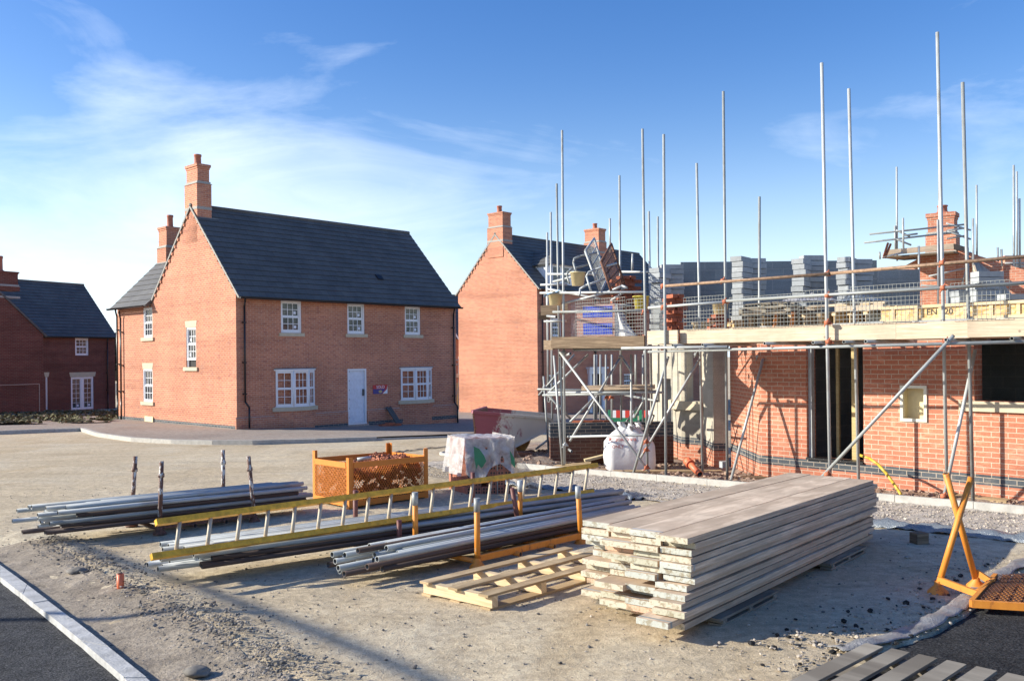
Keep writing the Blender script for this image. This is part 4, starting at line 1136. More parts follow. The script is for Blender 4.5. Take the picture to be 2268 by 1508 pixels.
crumple('plastic_membrane', [kl(t, -2.42+.12*math.sin(t*1.7)) for t in (-1.05, -.5, 0, .6, 1.3, 2, 2.6)], .34, .05, 'plastic_blue', 'crumpled blue grey plastic membrane lying beyond the tube ends, left of the board stack', 'membrane', .07, 3)
crumple('plastic_membrane', [kl(t, -2.5+.1*math.sin(t*1.1)) for t in (3.2, 4.2, 5.2, 6.2, 7.5, 9)], .30, .07, 'plastic_blue', 'blue plastic membrane edge running right from the board stack to the picture edge', 'membrane', .04, 8)
crumple('plastic_edging', [V(p)+V((-.05, .08)) for p in TAR[1:]], .13, .012, 'edging', 'grey plastic sheet edge curling along the fresh tarmac', 'membrane', .022, 12)
# weeds and clods on the verge by the far left house
def verge():
    P = pix((-60, 950), (240, 942), (262, 926), (262, 915), (100, 916), (-60, 920))
    sheet('soil_bank', P, .12, .4, 'rubble', .12, namp=.8)
    vs = []; fs = []
    random.seed(5)
    xs = [p[0] for p in P]; ys = [p[1] for p in P]
    n = 0
    while n < 2600:
        x = random.uniform(min(xs), max(xs)); y = random.uniform(min(ys), max(ys))
        if not inpoly(x, y, P) or noise.noise(V((x*.8, y*.8, 3))) < -.22: continue
        n += 1; h = random.uniform(.02, .13); a = random.random()*6.3; k = len(vs); z = gz(x, y)+.12
        dx, dy = math.cos(a)*.09, math.sin(a)*.09; lx, ly = random.gauss(0, .1), random.gauss(0, .1)
        vs += [(x-dx, y-dy, z), (x+dx, y+dy, z), (x+lx+dx*.7, y+ly+dy*.7, z+h), (x+lx-dx*.6, y+ly-dy*.6, z+h*.8)]; fs.append((k, k+1, k+2, k+3))
    me = bpy.data.meshes.new('weeds'); me.from_pydata(vs, [], fs); me.materials.append(M['leaf'])
    o = bpy.data.objects.new('weeds', me); COL.objects.link(o); tag(o, 'low weeds on the soil verge before the far left house', 'weeds', None, 'stuff')
verge()
def far_trees():
    random.seed(11)
    specs = [(255, 800, 150, 8, 'dark bushy tree in the gap left of the main house'), (266, 806, 155, 7, 'dark tree touching the left downpipe of the main house, in the far gap'), (244, 804, 150, 7, 'dark tree mostly hidden by the far left house'), (150, 800, 170, 9, 'distant tree hidden behind the far left house')]
    for px, py, d, h, lab in specs[:3]:
        p = PD(px, py, d).xy; z = gz(*p)
        t = thing('tree', v3(p, z), lab, 'tree', 'distant trees in the gap left of the main house')
        tr = MB(); tr.tube(v3(p, z), v3(p, z+h*.5), .3, 8, .12); tr.build('trunk', 'bark', t)
        mb = MB()
        for k in range(900):
            a = random.random()*6.3; r = random.random()**.5*2.6; zz = z+h*(.25+.75*random.random()); r *= (1.15-((zz-z)/h)**2*.8)
            c = V((p.x+r*math.cos(a), p.y+r*math.sin(a), zz)); e = V((random.gauss(0, 1), random.gauss(0, 1), random.gauss(0, 1))).normalized()*.28; e2 = e.orthogonal().normalized()*.25
            mb.face([c-e-e2, c+e-e2, c+e+e2, c-e+e2])
        mb.build('crown', 'tree', t)
    mb = MB(); a = PD(235, 826, 240); b = PD(300, 826, 240)
    mb.hexa([V((-160, 150, -3)), V((-20, 150, -3)), V((-20, 260, -3)), V((-160, 260, -3))], [V((-160, 150, -2.1)), V((-20, 150, -2.1)), V((-20, 260, -.6)), V((-160, 260, -.6))])
    struct(mb, 'hill', 'field')
    mb = MB(); a = G(238, 875); b = G(290, 875)
    for k in range(9): q = a.lerp(b, k/8); mb.box(q-V((.04, .04, 0)), (.08, 0, 0), (0, .08, 0), Z*1.1)
    for z in (.5, 1.0): mb.bar(a+Z*z, b+Z*z, .04, .08)
    one(mb, 'post_fence', 'kerb', 'low pale rail fence in the field gap left of the main house', 'fence')
far_trees()
# ------------------------------------------------------------------ camera, sun, sky
cd = bpy.data.cameras.new('camera'); cam = bpy.data.objects.new('camera', cd); COL.objects.link(cam)
cd.sensor_width = 36; cd.lens = 36*F/2268; cd.shift_y = (HY-754)/2268; cd.clip_end = 5000; cd.clip_start = .1
cam.matrix_world = Matrix(((RT.x, UP.x, 0, 0), (RT.y, UP.y, -1, 0), (RT.z, UP.z, 0, EYE), (0, 0, 0, 1)))
SC.camera = cam
EL = math.radians(23.5); SD = V((math.cos(EL), .02, -math.sin(EL))).normalized()
sl = bpy.data.lights.new('sun', 'SUN'); sl.energy = 4.3; sl.angle = math.radians(.53); sl.color = (1, .945, .82)
so = bpy.data.objects.new('sun', sl); COL.objects.link(so); so.rotation_euler = SD.to_track_quat('-Z', 'Y').to_euler()
w = bpy.data.worlds.new('World'); SC.world = w; w.use_nodes = True; nt = w.node_tree
bg = nt.nodes['Background']; sky = N(nt, 'ShaderNodeTexSky'); sky.sky_type = 'NISHITA'; sky.sun_disc = False
sky.sun_elevation = EL; sky.sun_rotation = math.radians(-90); sky.air_density = 1.0; sky.dust_density = .6; sky.ozone_density = 2.2
hs = N(nt, 'ShaderNodeHueSaturation'); hs.inputs['Saturation'].default_value = 1.34; hs.inputs['Hue'].default_value = .514; hs.inputs['Value'].default_value = .80; nt.links.new(sky.outputs[0], hs.inputs['Color'])
# high thin cloud, laid on a flat layer far above
tc = N(nt, 'ShaderNodeTexCoord'); sx = N(nt, 'ShaderNodeSeparateXYZ'); nt.links.new(tc.outputs['Generated'], sx.inputs[0])
def mth(op, a, b=None, c=None):
    n = N(nt, 'ShaderNodeMath', operation=op)
    for i, v in enumerate((a, b, c)):
        if v is None: continue
        if isinstance(v, (int, float)): n.inputs[i].default_value = v
        else: nt.links.new(v, n.inputs[i])
    return n.outputs[0]
az = mth('ARCTAN2', sx.outputs[0], sx.outputs[1]); el = sx.outputs[2]
cb = N(nt, 'ShaderNodeCombineXYZ'); nt.links.new(az, cb.inputs[0]); nt.links.new(el, cb.inputs[1])
mp = N(nt, 'ShaderNodeMapping'); mp.inputs['Rotation'].default_value = (0, 0, math.radians(33)); mp.inputs['Scale'].default_value = (2.4, 8.5, 1); mp.inputs['Location'].default_value = (1.3, .4, 0)
nt.links.new(cb.outputs[0], mp.inputs['Vector'])
mp2 = N(nt, 'ShaderNodeMapping'); mp2.inputs['Rotation'].default_value = (0, 0, math.radians(-12)); mp2.inputs['Scale'].default_value = (2.2, 7.5, 1); nt.links.new(cb.outputs[0], mp2.inputs['Vector'])
n1 = noisetex(nt, mp.outputs[0], 1.25, 9, .6, .9); n2 = noisetex(nt, mp2.outputs[0], 1.0, 8, .56, .6); n3 = noisetex(nt, cb.outputs[0], 1.9, 3, .5, .3)
def gauss(x, c, s): d = mth('DIVIDE', mth('SUBTRACT', x, c), s); return mth('EXPONENT', mth('MULTIPLY', mth('MULTIPLY', d, d), -1))
veil = mth('MULTIPLY', gauss(az, -.22, .42), gauss(el, .16, .17))
veil = mth('MAXIMUM', veil, mth('MULTIPLY', gauss(az, -.75, .5), gauss(el, .10, .16)))
veil = mth('MAXIMUM', veil, mth('MULTIPLY', gauss(az, .35, .6), mth('MULTIPLY', gauss(el, .20, .12), .62)))
w_ = mth('ADD', mth('MULTIPLY', n1, .55), mth('MULTIPLY_ADD', n2, .45, mth('MULTIPLY', mth('SUBTRACT', n3, .5), .5)))
dens = mth('MULTIPLY', mth('SUBTRACT', w_, mth('MULTIPLY_ADD', veil, -.30, .645)), 2.1)
cm = ramp(nt, dens, [(0, (0, 0, 0)), (.35, (.30, .30, .30)), (.8, (.72, .72, .72)), (1.0, (.82, .82, .82))])
hz = mth('MULTIPLY', gauss(el, -.02, .16), .82)
b0 = mix(nt, hz, hs.outputs[0], (4.2, 5.0, 5.8))
cl = mix(nt, cm, b0, (5.5, 5.95, 6.4))
nt.links.new(cl, bg.inputs['Color']); bg.inputs['Strength'].default_value = .135
SC.view_settings.view_transform = 'Standard'; SC.view_settings.look = 'None'; SC.view_settings.exposure = .92; SC.view_settings.gamma = 1
SC.cycles.max_bounces = 6; SC.cycles.transparent_max_bounces = 12; SC.cycles.use_adaptive_sampling = True; SC.cycles.use_denoising = True
# ------------------------------------------------------------------ the half-built house on the right
RU = V((.664, -.747)); RN = V((-.747, -.664)); RO = PD(2155, 1000, 13.0).xy
def r_(px, py): return onplane(px, py, RO, RU)
ZE = EYE                                  # eye level
def site_house():
    t = thing('unfinished_house', v3(RO, gz(*RO)), 'half built brick and block ground floor with timber joists under the main scaffold', 'house')
    zb1 = r_(2155, 1049)[1]; zb0 = zb1-.15; z0 = -1.3; zt = ZE+.42
    c1 = r_(1682, 1000)[0]; right = 6.5
    d0 = r_(1787, 1020)[0]; d1 = r_(1913, 1020)[0]; dz = r_(1850, 1019)[1]
    w0 = r_(2158, 888)[0]; w1 = w0+2.1; wz = r_(2200, 889)[1]
    m0, mzt = r_(1994, 853); m1, mzb = r_(2054, 935)
    ops = [(d0, d1, dz, ZE+.38), (w0, w1, wz, ZE+.38), (m0, m1, mzb, mzt)]
    def seg(O, u, n, a, b, mats, opsx=(), rv=.3):
        for (za, zc, mat, nm) in mats:
            mb = MB(); wall(mb, O, u, n, a, b, za, zc, [o for o in opsx if o[2] < zc and o[3] > za], rv)
            mb.build(nm, mat, t)
    seg(RO, RU, RN, c1, right, ((z0, zb0, 'brick_site', 'footing_wall'), (zb0, zb1, 'brick_dpc', 'damp_course'), (zb1, zt, 'brick_site', 'wall')), ops)
    C1 = RO+RU*c1; E = V((C1.x+.03, C1.y+2.2))
    u = (E-C1).normalized()
    seg(C1, u, V((-u.y, u.x)), 0, (E-C1).length, ((z0, zb0, 'brick_site', 'footing_wall'), (zb0, zb1, 'brick_dpc', 'damp_course'), (zb1, zt, 'brick_site', 'wall')))
    # blockwork bay beyond
    Q = [PD(1611, 900, 17.85).xy, PD(1580, 900, 17.85).xy, PD(1556, 900, 18.95).xy, PD(1509, 900, 19.35).xy, PD(1488, 900, 20.1).xy, PD(1488, 900, 21.0).xy, PD(1440, 900, 22.6).xy]
    for k, (p, q) in enumerate(zip(Q, Q[1:])):
        u = q-p; L = u.length; u = u.normalized(); n = V((-u.y, u.x)); n = n if n.dot(-p) > 0 or n.x < -.5 else -n
        if k == 2:
            a = onplane(1551, 890, p, u)[0]; b = onplane(1521, 890, p, u)[0]; wz2 = onplane(1535, 889, p, u)[1]; o2 = [(a, b, wz2, ZE+.3)]
            wp, wu, wn = p, u, n
        elif k == 5:
            a = onplane(1486, 890, p, u)[0]; b = onplane(1466, 890, p, u)[0]; o2 = [(max(.02, a), b, -.2, onplane(1475, 838, p, u)[1])]
        else: o2 = []
        if k == 4: continue
        seg(p, u, n, 0, L, ((z0, zb0, 'brick_site', 'footing_wall'), (zb0, zb1, 'brick_dpc', 'damp_course'), (zb1, zt-.12, 'block_lit', 'block_wall')), o2, .25)
    q = [PD(1480, 900, 19.75).xy, PD(1511, 900, 19.2).xy, PD(1553, 900, 18.85).xy, PD(1556, 900, 19.1).xy, PD(1511, 900, 19.5).xy, PD(1484, 900, 20.2).xy]
    zz = PD(1530, 908, 19.1).z; st = MB(); a = [v3(p, zz) for p in q]; b = [p+Z*.19 for p in a]
    st.face(b); st.face(a[::-1])
    for k in range(6): st.face([a[k], a[(k+1) % 6], b[(k+1) % 6], b[k]])
    st.build('sill', 'stone', t)
    # sill, lintel shadow gap and meter box on the front wall
    slab(RO, RU, RN, w0-.20, w1+.2, r_(2200, 912)[1], wz-.003, .055, t, 'sill', 'stone')
    mb = MB(); B = lambda a, z, d: v3(RO+RU*a-RN*d, z)
    fr = .045
    for (a, b, c, d) in ((m0, m0+fr, mzb, mzt), (m1-fr, m1, mzb, mzt), (m0+fr, m1-fr, mzb, mzb+fr), (m0+fr, m1-fr, mzt-fr, mzt)):
        mb.box(B(a, c, .03), v3(RU)*(b-a), v3(RN)*.055, Z*(d-c))
    bx = mb.build('meter_box', 'cream_frame', t)
    mb = MB(); mb.box(B(m0+fr*.6, mzb+fr*.6, .19), v3(RU)*(m1-m0-fr*1.2), v3(RN)*.012, Z*(mzt-mzb-fr*1.2))
    for a in (m0+fr*.5, m1-fr*.5-.01): mb.box(B(a, mzb+fr*.5, .18), v3(RU)*.01, v3(RN)*.16, Z*(mzt-mzb-fr))
    mb.build('box_liner', 'cream', bx)
    # door opening: frame left, studs and props inside
    mb = MB(); mb.box(B(d0+.002, dz, .16), v3(RU)*.06, v3(RN)*.1, Z*(ZE+.36-dz)); mb.build('door_frame', 'galv', t)
    mb = MB(); mb.box(B(d0, dz-.02, .2), v3(RU)*(d1-d0), v3(RN)*.24, Z*.03); mb.build('threshold', 'black', t)
    for px, dd, w in ((1868, .32, .10), (1815, .6, .05), (2141, .3, .0)):
        if w:
            a = r_(px, 900)[0]; mb = MB(); mb.box(B(a, dz-.1, dd), v3(RU)*w, v3(RN)*.05, Z*(ZE+.3-dz)); mb.build('stud', 'stud', t)
    # inner shell so the rooms are dark
    f = MB(); 
    c = [RO+RU*(c1+.35)-RN*.3, RO+RU*right-RN*.3, RO+RU*right-RN*5, RO+RU*(c1+.35)-RN*5]
    f.face([v3(p, z0+.55) for p in c]); f.build('floor_slab', 'rubble', t)
    bw = MB()
    for p, q2 in ((c[1], c[2]), (c[2], c[3]), (c[3], c[0])): bw.face([v3(p, z0), v3(q2, z0), v3(q2, ZE+.3), v3(p, ZE+.3)])
    bw.build('inner_wall', 'block_grey_shaded', t)
    # grey inner blockwork standing above the deck
    zw = ZE+.40
    for (x0, x1, y, d, dep) in ((1508, 1632, 580, 18.4, .1), (1632, 1942, 578, 18.2, .1), (1942, 2036, 597, 18.9, .1), (2100, 2230, 640, 17.2, .1)):
        a = PD(x0, y, d); b = PD(x1, y, d); mb = MB(); zt2 = (a.z+b.z)/2
        wall(mb, a.xy, V((1, 0)), V((0, -1)), 0, b.x-a.x, zw, zt2); wall(mb, b.xy, V((0, 1)), V((1, 0)), 0, .1, zw, zt2); wall(mb, a.xy, V((0, 1)), V((-1, 0)), 0, .1, zw, zt2)
        mb.face([v3(a.xy, zt2), v3(b.xy, zt2), v3(b.xy+V((0, .1)), zt2), v3(a.xy+V((0, .1)), zt2)])
        wall(mb, a.xy+V((0, .1)), V((1, 0)), V((0, 1)), 0, b.x-a.x, zw, zt2)
        mb.build('block_wall', 'block_grey_shaded', t)
    # first floor: rim board, joist ends, deck
    for (xa, xb, zo0, zo1) in ((1527, 1640, .46, .64), (1945, 2480, .50, .745)):
        a = r_(xa, 700)[0]; b = r_(xb, 700)[0]; mb = MB(); mb.box(B(a, ZE+zo0, .10), v3(RU)*(b-a), v3(RN)*.012, Z*(zo1-zo0)); o = mb.build('rim_board', 'osb', t)
        mb = MB()
        for z in (zo0, zo1-.045): mb.box(B(a, ZE+z, .088), v3(RU)*(b-a), v3(RN)*.035, Z*.045)
        for k in range(9):
            x = a+(b-a)*(k+.5)/9; mb.box(B(x, ZE+zo0+.046, .087), v3(RU)*.05, v3(RN)*.02, Z*(zo1-zo0-.092))
        mb.build('flange', 'pallet_bright', o)
        if xb > 2400:
            aa = r_(2046, 694)[0]; text3('EN 120', B(aa, ZE+zo0+.09, .083), v3(RU), Z, .13, M['black'], o, .001)
    ja, jb = r_(1650, 700)[0], r_(1945, 700)[0]
    n = 9
    for k in range(n):
        x = ja+(jb-ja)*k/n; mb = MB()
        for z in (.44, .64): mb.box(B(x, ZE+z, 1.2), v3(RU)*.07, v3(RN)*1.15, Z*.045)
        mb.box(B(x+.03, ZE+.485, 1.2), v3(RU)*.012, v3(RN)*1.14, Z*.155); mb.build('joist', 'pallet_bright', t)
    mb = MB(); a = r_(1760, 700)[0]
    for x, col in ((1717, 0), (1755, 0)):
        mb = MB(); a = r_(x, 690)[0]; mb.bar(B(a, ZE+.42, -.05), B(a+.03, ZE+.75, -.02), .06, .05); mb.build('upright_prop', 'orange', t)
    dk = MB(); q = [RO+RU*(c1+.1)-RN*.35, RO+RU*right-RN*.35, RO+RU*right-RN*5.2, RO+RU*(c1+.1)-RN*5.2]
    dk.hexa([v3(p, ZE+.39) for p in q], [v3(p, ZE+.425) for p in q]); dk.build('floor_deck', 'osb', t)
    for (xa, xb, za, zc, dd) in ((1640, 1800, .74, .80, .08), (1790, 1952, .79, .83, .06), (1700, 1940, .66, .72, .4), (1850, 1950, .70, .785, .02)):
        a = r_(xa, 690)[0]; b = r_(xb, 690)[0]; mb = MB(); mb.bar(B(a, ZE+(za+zc)/2, dd), B(b, ZE+(za+zc)/2+.01, dd+.1), .12, zc-za); mb.build('plate_timber', 'timber_new', t)
    cs = MB(); L = right-c1; k = 0
    x = c1+.02
    while x < right-.5: cs.box(B(x, zt, .12), v3(RU)*.435, v3(RN)*.1, Z*random.uniform(.05, .10)); x += .45
    cs.build('coping_blocks', 'block', t)
    return t
site_house()
# stacks of loose blocks, every block a thing
NB = 0
def block_stack(px, ytop, d, w_m, zbase, where, rows=None, ang=.0, cols=1, lh=.1, ln=.44, dp=.215):
    p = PD(px, ytop, d); ca, sa = math.cos(ang), math.sin(ang); n = int((p.z-zbase)/lh)
    proto = None
    names = ['bottom', 'second', 'third', 'fourth', 'fifth', 'sixth', 'seventh', 'eighth', 'ninth', 'tenth', 'eleventh', 'twelfth', 'thirteenth', 'fourteenth', 'fifteenth', 'sixteenth']
    for r in range(n):
        for c in range(cols):
            x = p.x+(c-(cols-1)/2)*(ln+.01)*ca+random.uniform(-.03, .03); y = p.y+(c-(cols-1)/2)*(ln+.01)*sa+random.uniform(-.02, .02)
            z = zbase+r*lh; a = ang+random.gauss(0, .03)
            lab = '%s of pile %s' % ('lowest block' if r == 0 else names[min(r, 15)]+' block up', where)
            if proto is None:
                mb = MB(); mb.box((-ln/2, -dp/2, 0), (ln, 0, 0), (0, dp, 0), (0, 0, lh-.010))
                o = mb.build('concrete_block', 'block'); ORG[o.name] = V((0, 0, 0)); bv = o.modifiers.new('b', 'BEVEL'); bv.width = .005; bv.segments = 1
                proto = o; tag(o, lab, 'block', 'concrete blocks piled on the first floor')
            else:
                o = proto.copy(); COL.objects.link(o); o['label'] = lab
            o.location = (x, y, z); o.rotation_euler = (0, 0, a)
ZD = ZE+.43
block_stack(1642, 565, 16.4, .4, ZD, 'left of the tall bare pole', ang=.9)
block_stack(1666, 565, 16.7, .4, ZD, 'right behind the middle inner pole', ang=.1)
block_stack(1774, 565, 16.0, .4, ZD, 'left of the tallest middle pole', ang=1.0)
block_stack(1801, 565, 16.3, .4, ZD, 'just left behind the tallest middle pole', ang=.1)
block_stack(1876, 564, 15.8, .4, ZD, 'left beside the inner pole below the brown rail', ang=.9)
block_stack(1900, 564, 16.1, .4, ZD, 'right beside the inner pole at wall end', ang=.1)
block_stack(2183, 588, 14.4, .4, ZD, 'standing tall right of the background chimney', ang=.1, cols=1, lh=.1)
block_stack(2140, 632, 14.6, .4, ZD, 'low and near the background chimney foot', ang=.2, cols=1)
block_stack(2248, 640, 14.0, .4, ZD, 'low at the right edge of the picture', ang=.1, cols=1)
block_stack(1462, 588, 17.4, .4, ZD, 'at left corner beside the red bricks', ang=.9)
block_stack(1488, 584, 17.7, .4, ZD, 'at left end of the grey wall', ang=.1)
def brick_pile(px, ytop, d, zb, cols, rows_, where, ang=.3):
    p = PD(px, ytop, d); n = int((p.z-zb)/.075); proto = None
    for r in range(n):
        for c in range(cols):
            a = ang+(math.pi/2 if r % 2 else 0)+random.gauss(0, .08); off = (c-(cols-1)/2)*(.12 if r % 2 else .23)
            lab = '%s course, %s orange brick of pile %s' % (['bottom', 'second', 'third', 'fourth', 'fifth', 'sixth', 'seventh', 'eighth', 'ninth', 'tenth', 'eleventh', 'twelfth', 'thirteenth', 'fourteenth', 'fifteenth', 'sixteenth', 'seventeenth'][min(r, 16)], ['left', 'right' if cols == 2 else 'middle', 'right'][c], where)
            if proto is None:
                mb = MB(); mb.box((-.1075, -.051, 0), (.215, 0, 0), (0, .102, 0), (0, 0, .066)); o = mb.build('brick', 'brick_loose'); ORG[o.name] = V((0, 0, 0)); proto = o
                tag(o, lab, 'brick', 'loose orange bricks piled on the scaffold')
            else: o = proto.copy(); COL.objects.link(o); o['label'] = lab
            o.location = (p.x+off*math.cos(ang)+random.gauss(0, .01), p.y+off*math.sin(ang)+random.gauss(0, .01), zb+r*.072); o.rotation_euler = (0, 0, a)
brick_pile(1494, 640, 16.0, ZE+.25, 2, 0, 'behind the left corner mesh')
brick_pile(1386, 605, 18.6, ZE+.25, 3, 0, 'behind the tilted rusty gate')
brick_pile(1592, 694, 15.9, ZE+.45, 2, 0, 'under the cream bucket')
# timber pallets and sheets lying on the deck
def deck_bits():
    for k, (x0, y0, x1, y1, d, lab) in enumerate(((1640, 688, 1745, 672, 15.6, 'weathered pallet on the first floor left of the tallest middle pole'), (1855, 680, 1930, 672, 15.0, 'pallet on the joists right of the tallest middle pole'), (1650, 676, 1730, 668, 16.2, 'upper pallet of two behind the guard mesh'))):
        a = PD(x0, y0, d); b = PD(x1, y1, d-.8); mb = MB(); b.z = a.z = max(ZD+.12, (a.z+b.z)/2)
        for j in range(5):
            o = V((.25, .25, 0))*j*.8; mb.bar(a+o, b+o, .1, .02)
        for j in range(3): q = a.lerp(b, j/2); mb.bar(q-Z*.06, q+V((.8, .8, 0))-Z*.06, .08, .08)
        for j in range(3): mb.bar(a+V((.4, .4, 0))*j-Z*.11, b+V((.4, .4, 0))*j-Z*.11, .1, .02)
        one(mb, 'pallet', 'pallet_grey' if k != 1 else 'pallet', lab, 'pallet')
    crumple_at('plastic_sheet', PD(1790, 668, 15), 1.0, .5, .09, 'wrap', 'pale crumpled plastic sheet lying on the joists in the middle', 'sheet')
    crumple_at('plastic_sheet', PD(1905, 668, 14.6), .8, .5, .08, 'plastic_blue', 'silvery sheet heaped by the inner pole on the first floor', 'sheet')
def crumple_at(name, c, w, l, h, mat, lab, cat):
    mb = MB(); P = []
    for i in range(17):
        r = []
        for j in range(13):
            a, b = i/16-.5, j/12-.5; z = h*(1-4*a*a)*(1-4*b*b)*(1+1.5*noise.noise(V((a*6+c.x, b*6, c.y))))+.02*noise.noise(V((a*22, b*22, c.x)))
            r.append(c+V((a*w, b*l, z)))
        P.append(r)
    mb.grid(P); return one(mb, name, mat, lab, cat)
deck_bits()
# ------------------------------------------------------------------ main scaffold
TR = .0242
S = thing('tube_scaffold', PD(2098, 1108, 11.8), 'main tube scaffold along the half built house with pale timber toe boards', 'scaffolding')
OO = PD(2098, 1000, 11.8).xy; OU = (OO-PD(1611, 1000, 14.3).xy).normalized(); ON = V((OU.y, -OU.x)) if V((OU.y, -OU.x)).y < 0 else V((-OU.y, OU.x))
o_ = lambda px, py: WP(px, py, OO, OU)
def tb(par, p0, p1, name='standard', mat='galv', r=TR, hollow=.004):
    mb = MB(); mb.tube(p0, p1, r, 10, hollow=hollow); return mb.build(name, mat, par, mats=['black'])
def clampat(par, p, u, sc=1.0, mat='clamp'):
    mb = MB(); u = V(u).normalized()
    mb.tube(p-Z*.03*sc, p+Z*.03*sc, .034*sc, 8); q = p+v3(ON)*.045
    mb.tube(q-u*.03*sc, q+u*.03*sc, .034*sc, 8)
    mb.tube(p+Z*.0+v3(ON)*.02+u*.03, p+u*.075+v3(ON)*.03-Z*.02, .011, 6); mb.tube(q+Z*.02, q+Z*.06+u*.03, .010, 6); mb.tube(q-Z*.02-u*.01, q-Z*.055-u*.045, .010, 6)
    return mb.build('coupler', mat, par)
def stand(par, xt, yt, xb, yb, dz=0, d=None, mat='galv', r=TR):
    b = G(xb, yb, dz) if d is None else PD(xb, yb, d)
    return tb(par, b, PD(xt, yt, b.y), 'standard', mat, r)
SR = .027
outer = []
for xt, yt, xb, yb, dz, d in ((1602, 203, 1611, 1066, 0, None), (1820, 140, 1839, 1085, 0, 13.0), (2076, 72, 2098, 1111, 0, None), (1470, 298, 1475, 1053, 0, 15.1)):
    stand(S, xt, yt, xb, yb, dz, d)
for xt, yt, xb, yb, d in ((1682, 436, 1682, 1062, 15.9), (1543, 362, 1556, 1046, 16.6), (1880, 197, 1902, 1074, 13.6), (2132, 183, 2155, 1109, 12.15)):
    stand(S, xt, yt, xb, yb, 0, d)
EDGE = OO+OU*2.2
def oz(z): return lambda t: v3(OO+OU*t, z)
def rail(x0, y0, x1, y1, mat='galv', off=.048, name='ledger'):
    a = o_(x0, y0)+v3(ON)*off; b = o_(x1, y1)+v3(ON)*off; return tb(S, a, b, name, mat)
rail(1440, 799-20, 2330, 755)
rail(1610, 667, 2330, 623.5); rail(1440, 682, 1607, 669)
mb = rail(1835, 607, 2330, 564, 'tube_brown'); rail(1478, 634, 1842, 607, 'tube_brown', .07)
rail(1385, 771, 1620, 768, 'galv', .10)
for px in (1502, 1568, 1705, 1812, 1880, 1928, 2105, 2250):     # transoms through to the wall
    a = o_(px, 700); a.z = ZE+.175; tb(S, a+v3(ON)*.16, v3(a.xy-ON*1.45, a.z), 'transom')
# braces
tb(S, o_(2120, 743)+v3(ON)*.12, o_(1818, 1066)+v3(ON)*.12, 'brace')
tb(S, PD(2160, 775, 12.3), PD(2090, 1105, 12.2), 'brace')
tb(S, PD(1690, 795, 15.6), PD(1619, 1063, 14.9), 'brace')
tb(S, PD(1550, 795, 16.2), PD(1418, 1015, 16.6), 'brace'); 
tb(S, PD(1480, 790, 15.5), PD(1403, 1047, 16.4), 'brace')
for px, py in ((1472, 633), (1472, 680), (1472, 773), (1605, 622), (1609, 668), (1836, 655), (1835, 715), (1838, 757), (2092, 638), (2097, 756), (1836, 607), (2090, 583)):
    clampat(S, o_(px, py)+v3(ON)*.0, v3(OU))
for px, py, d in ((2156, 760, 12.1), (1682, 790, 15.8), (1545, 785, 16.4), (1835, 1050, 12.9), (2093, 1098, 11.75)):
    clampat(S, PD(px, py, d), v3(OU), mat='galv' if py < 1000 else 'clamp')
# toe boards
def toe(x0, x1, mat, off=.075, zt=.435, zb=.205):
    a = o_(x0, 740); b = o_(x1, 740); mb = MB(); n3 = v3(ON)
    mb.box(v3(a.xy-ON*off, ZE+zb), v3((b-a).xy), -n3*.036, Z*(zt-zb), uvax=v3(OU)); mb.build('toe_board', mat, S)
toe(1437, 1504, 'timber_new', -.045); toe(1500, 1979, 'timber_new'); toe(1976, 2142, 'timber', .0775, .43, .2); toe(2138, 2480, 'timber_new', .0745, .437, .206)
for k in range(5):
    a = o_(1440, 740); b = o_(2480, 740); mb = MB(); n3 = v3(ON)
    for (s0, s1) in ((0, .30), (.303, .62), (.623, 1)):
        mb.box(v3((a.lerp(b, s0)).xy-ON*(.13+k*.235), ZE+.20), v3((b-a).xy)*(s1-s0), -n3*.225, Z*.038, uvax=v3(OU))
    mb.build('deck_board', 'timber', S)
# wire guards between rails
def guard(par, A, B, z0, z1, sp=.055, r=.0034, sag=0):
    mb = MB(); d = (B-A); L = d.xy.length; n = max(2, int(L/sp)); m = max(2, int((z1-z0)/sp))
    for k in range(n+1):
        p = A.lerp(B, k/n); w = .01*math.sin(k*.7); mb.tube(v3(p.xy, z0)+V((w, w, 0)), v3(p.xy, z1)+V((-w, w, 0))*.5, r, 4, caps=False)
    for k in range(m+1):
        z = z0+(z1-z0)*k/m; mb.tube(v3(A.xy, z), v3(B.xy, z), r, 4, caps=False)
    return mb.build('guard_mesh', 'wire', par)
for x0, x1, z1 in ((1512, 1603, .98), (1613, 1765, .93), (1768, 1834, .96), (1848, 1925, .93), (1882, 2040, .97), (2104, 2235, .93)):
    a = o_(x0, 700)-v3(ON)*.03; b = o_(x1, 700)-v3(ON)*.03; guard(S, a, b, ZE+.445, ZE+z1)
a = PD(1442, 700, 16.2); b = PD(1474, 700, 15.2); guard(S, a, b, ZE+.445, ZE+.95)
# sole boards under the feet
for px, py, w, d, ang, lab in ((1680, 1064, .62, 15.9, .0, 'under the inner standard nearest the curved brick corner'), (1445, 1050, 1.5, None, .0, 'at the left foot of the site scaffold'), (2175, 1112, .7, 12.2, -.8, 'by the crossed orange posts under the inner standard'), (1500, 1020, .8, 17.5, 0, 'in front of the block bay window'), (1540, 1050, 1.0, 16.4, -.1, 'beside the broken clay pipe')):
    p = G(px, py).xy; mb = MB(); z = gz(*p)+.035; ca, sa = math.cos(ang), math.sin(ang)
    mb.box(V((p.x-w/2*ca+.11*sa, p.y-w/2*sa-.11*ca, z)), V((w*ca, w*sa, 0)), V((-.22*sa, .22*ca, 0)), Z*.04, uvax=V((ca, sa, 0)))
    one(mb, 'sole_board', 'pallet', 'timber sole board '+lab, 'board')
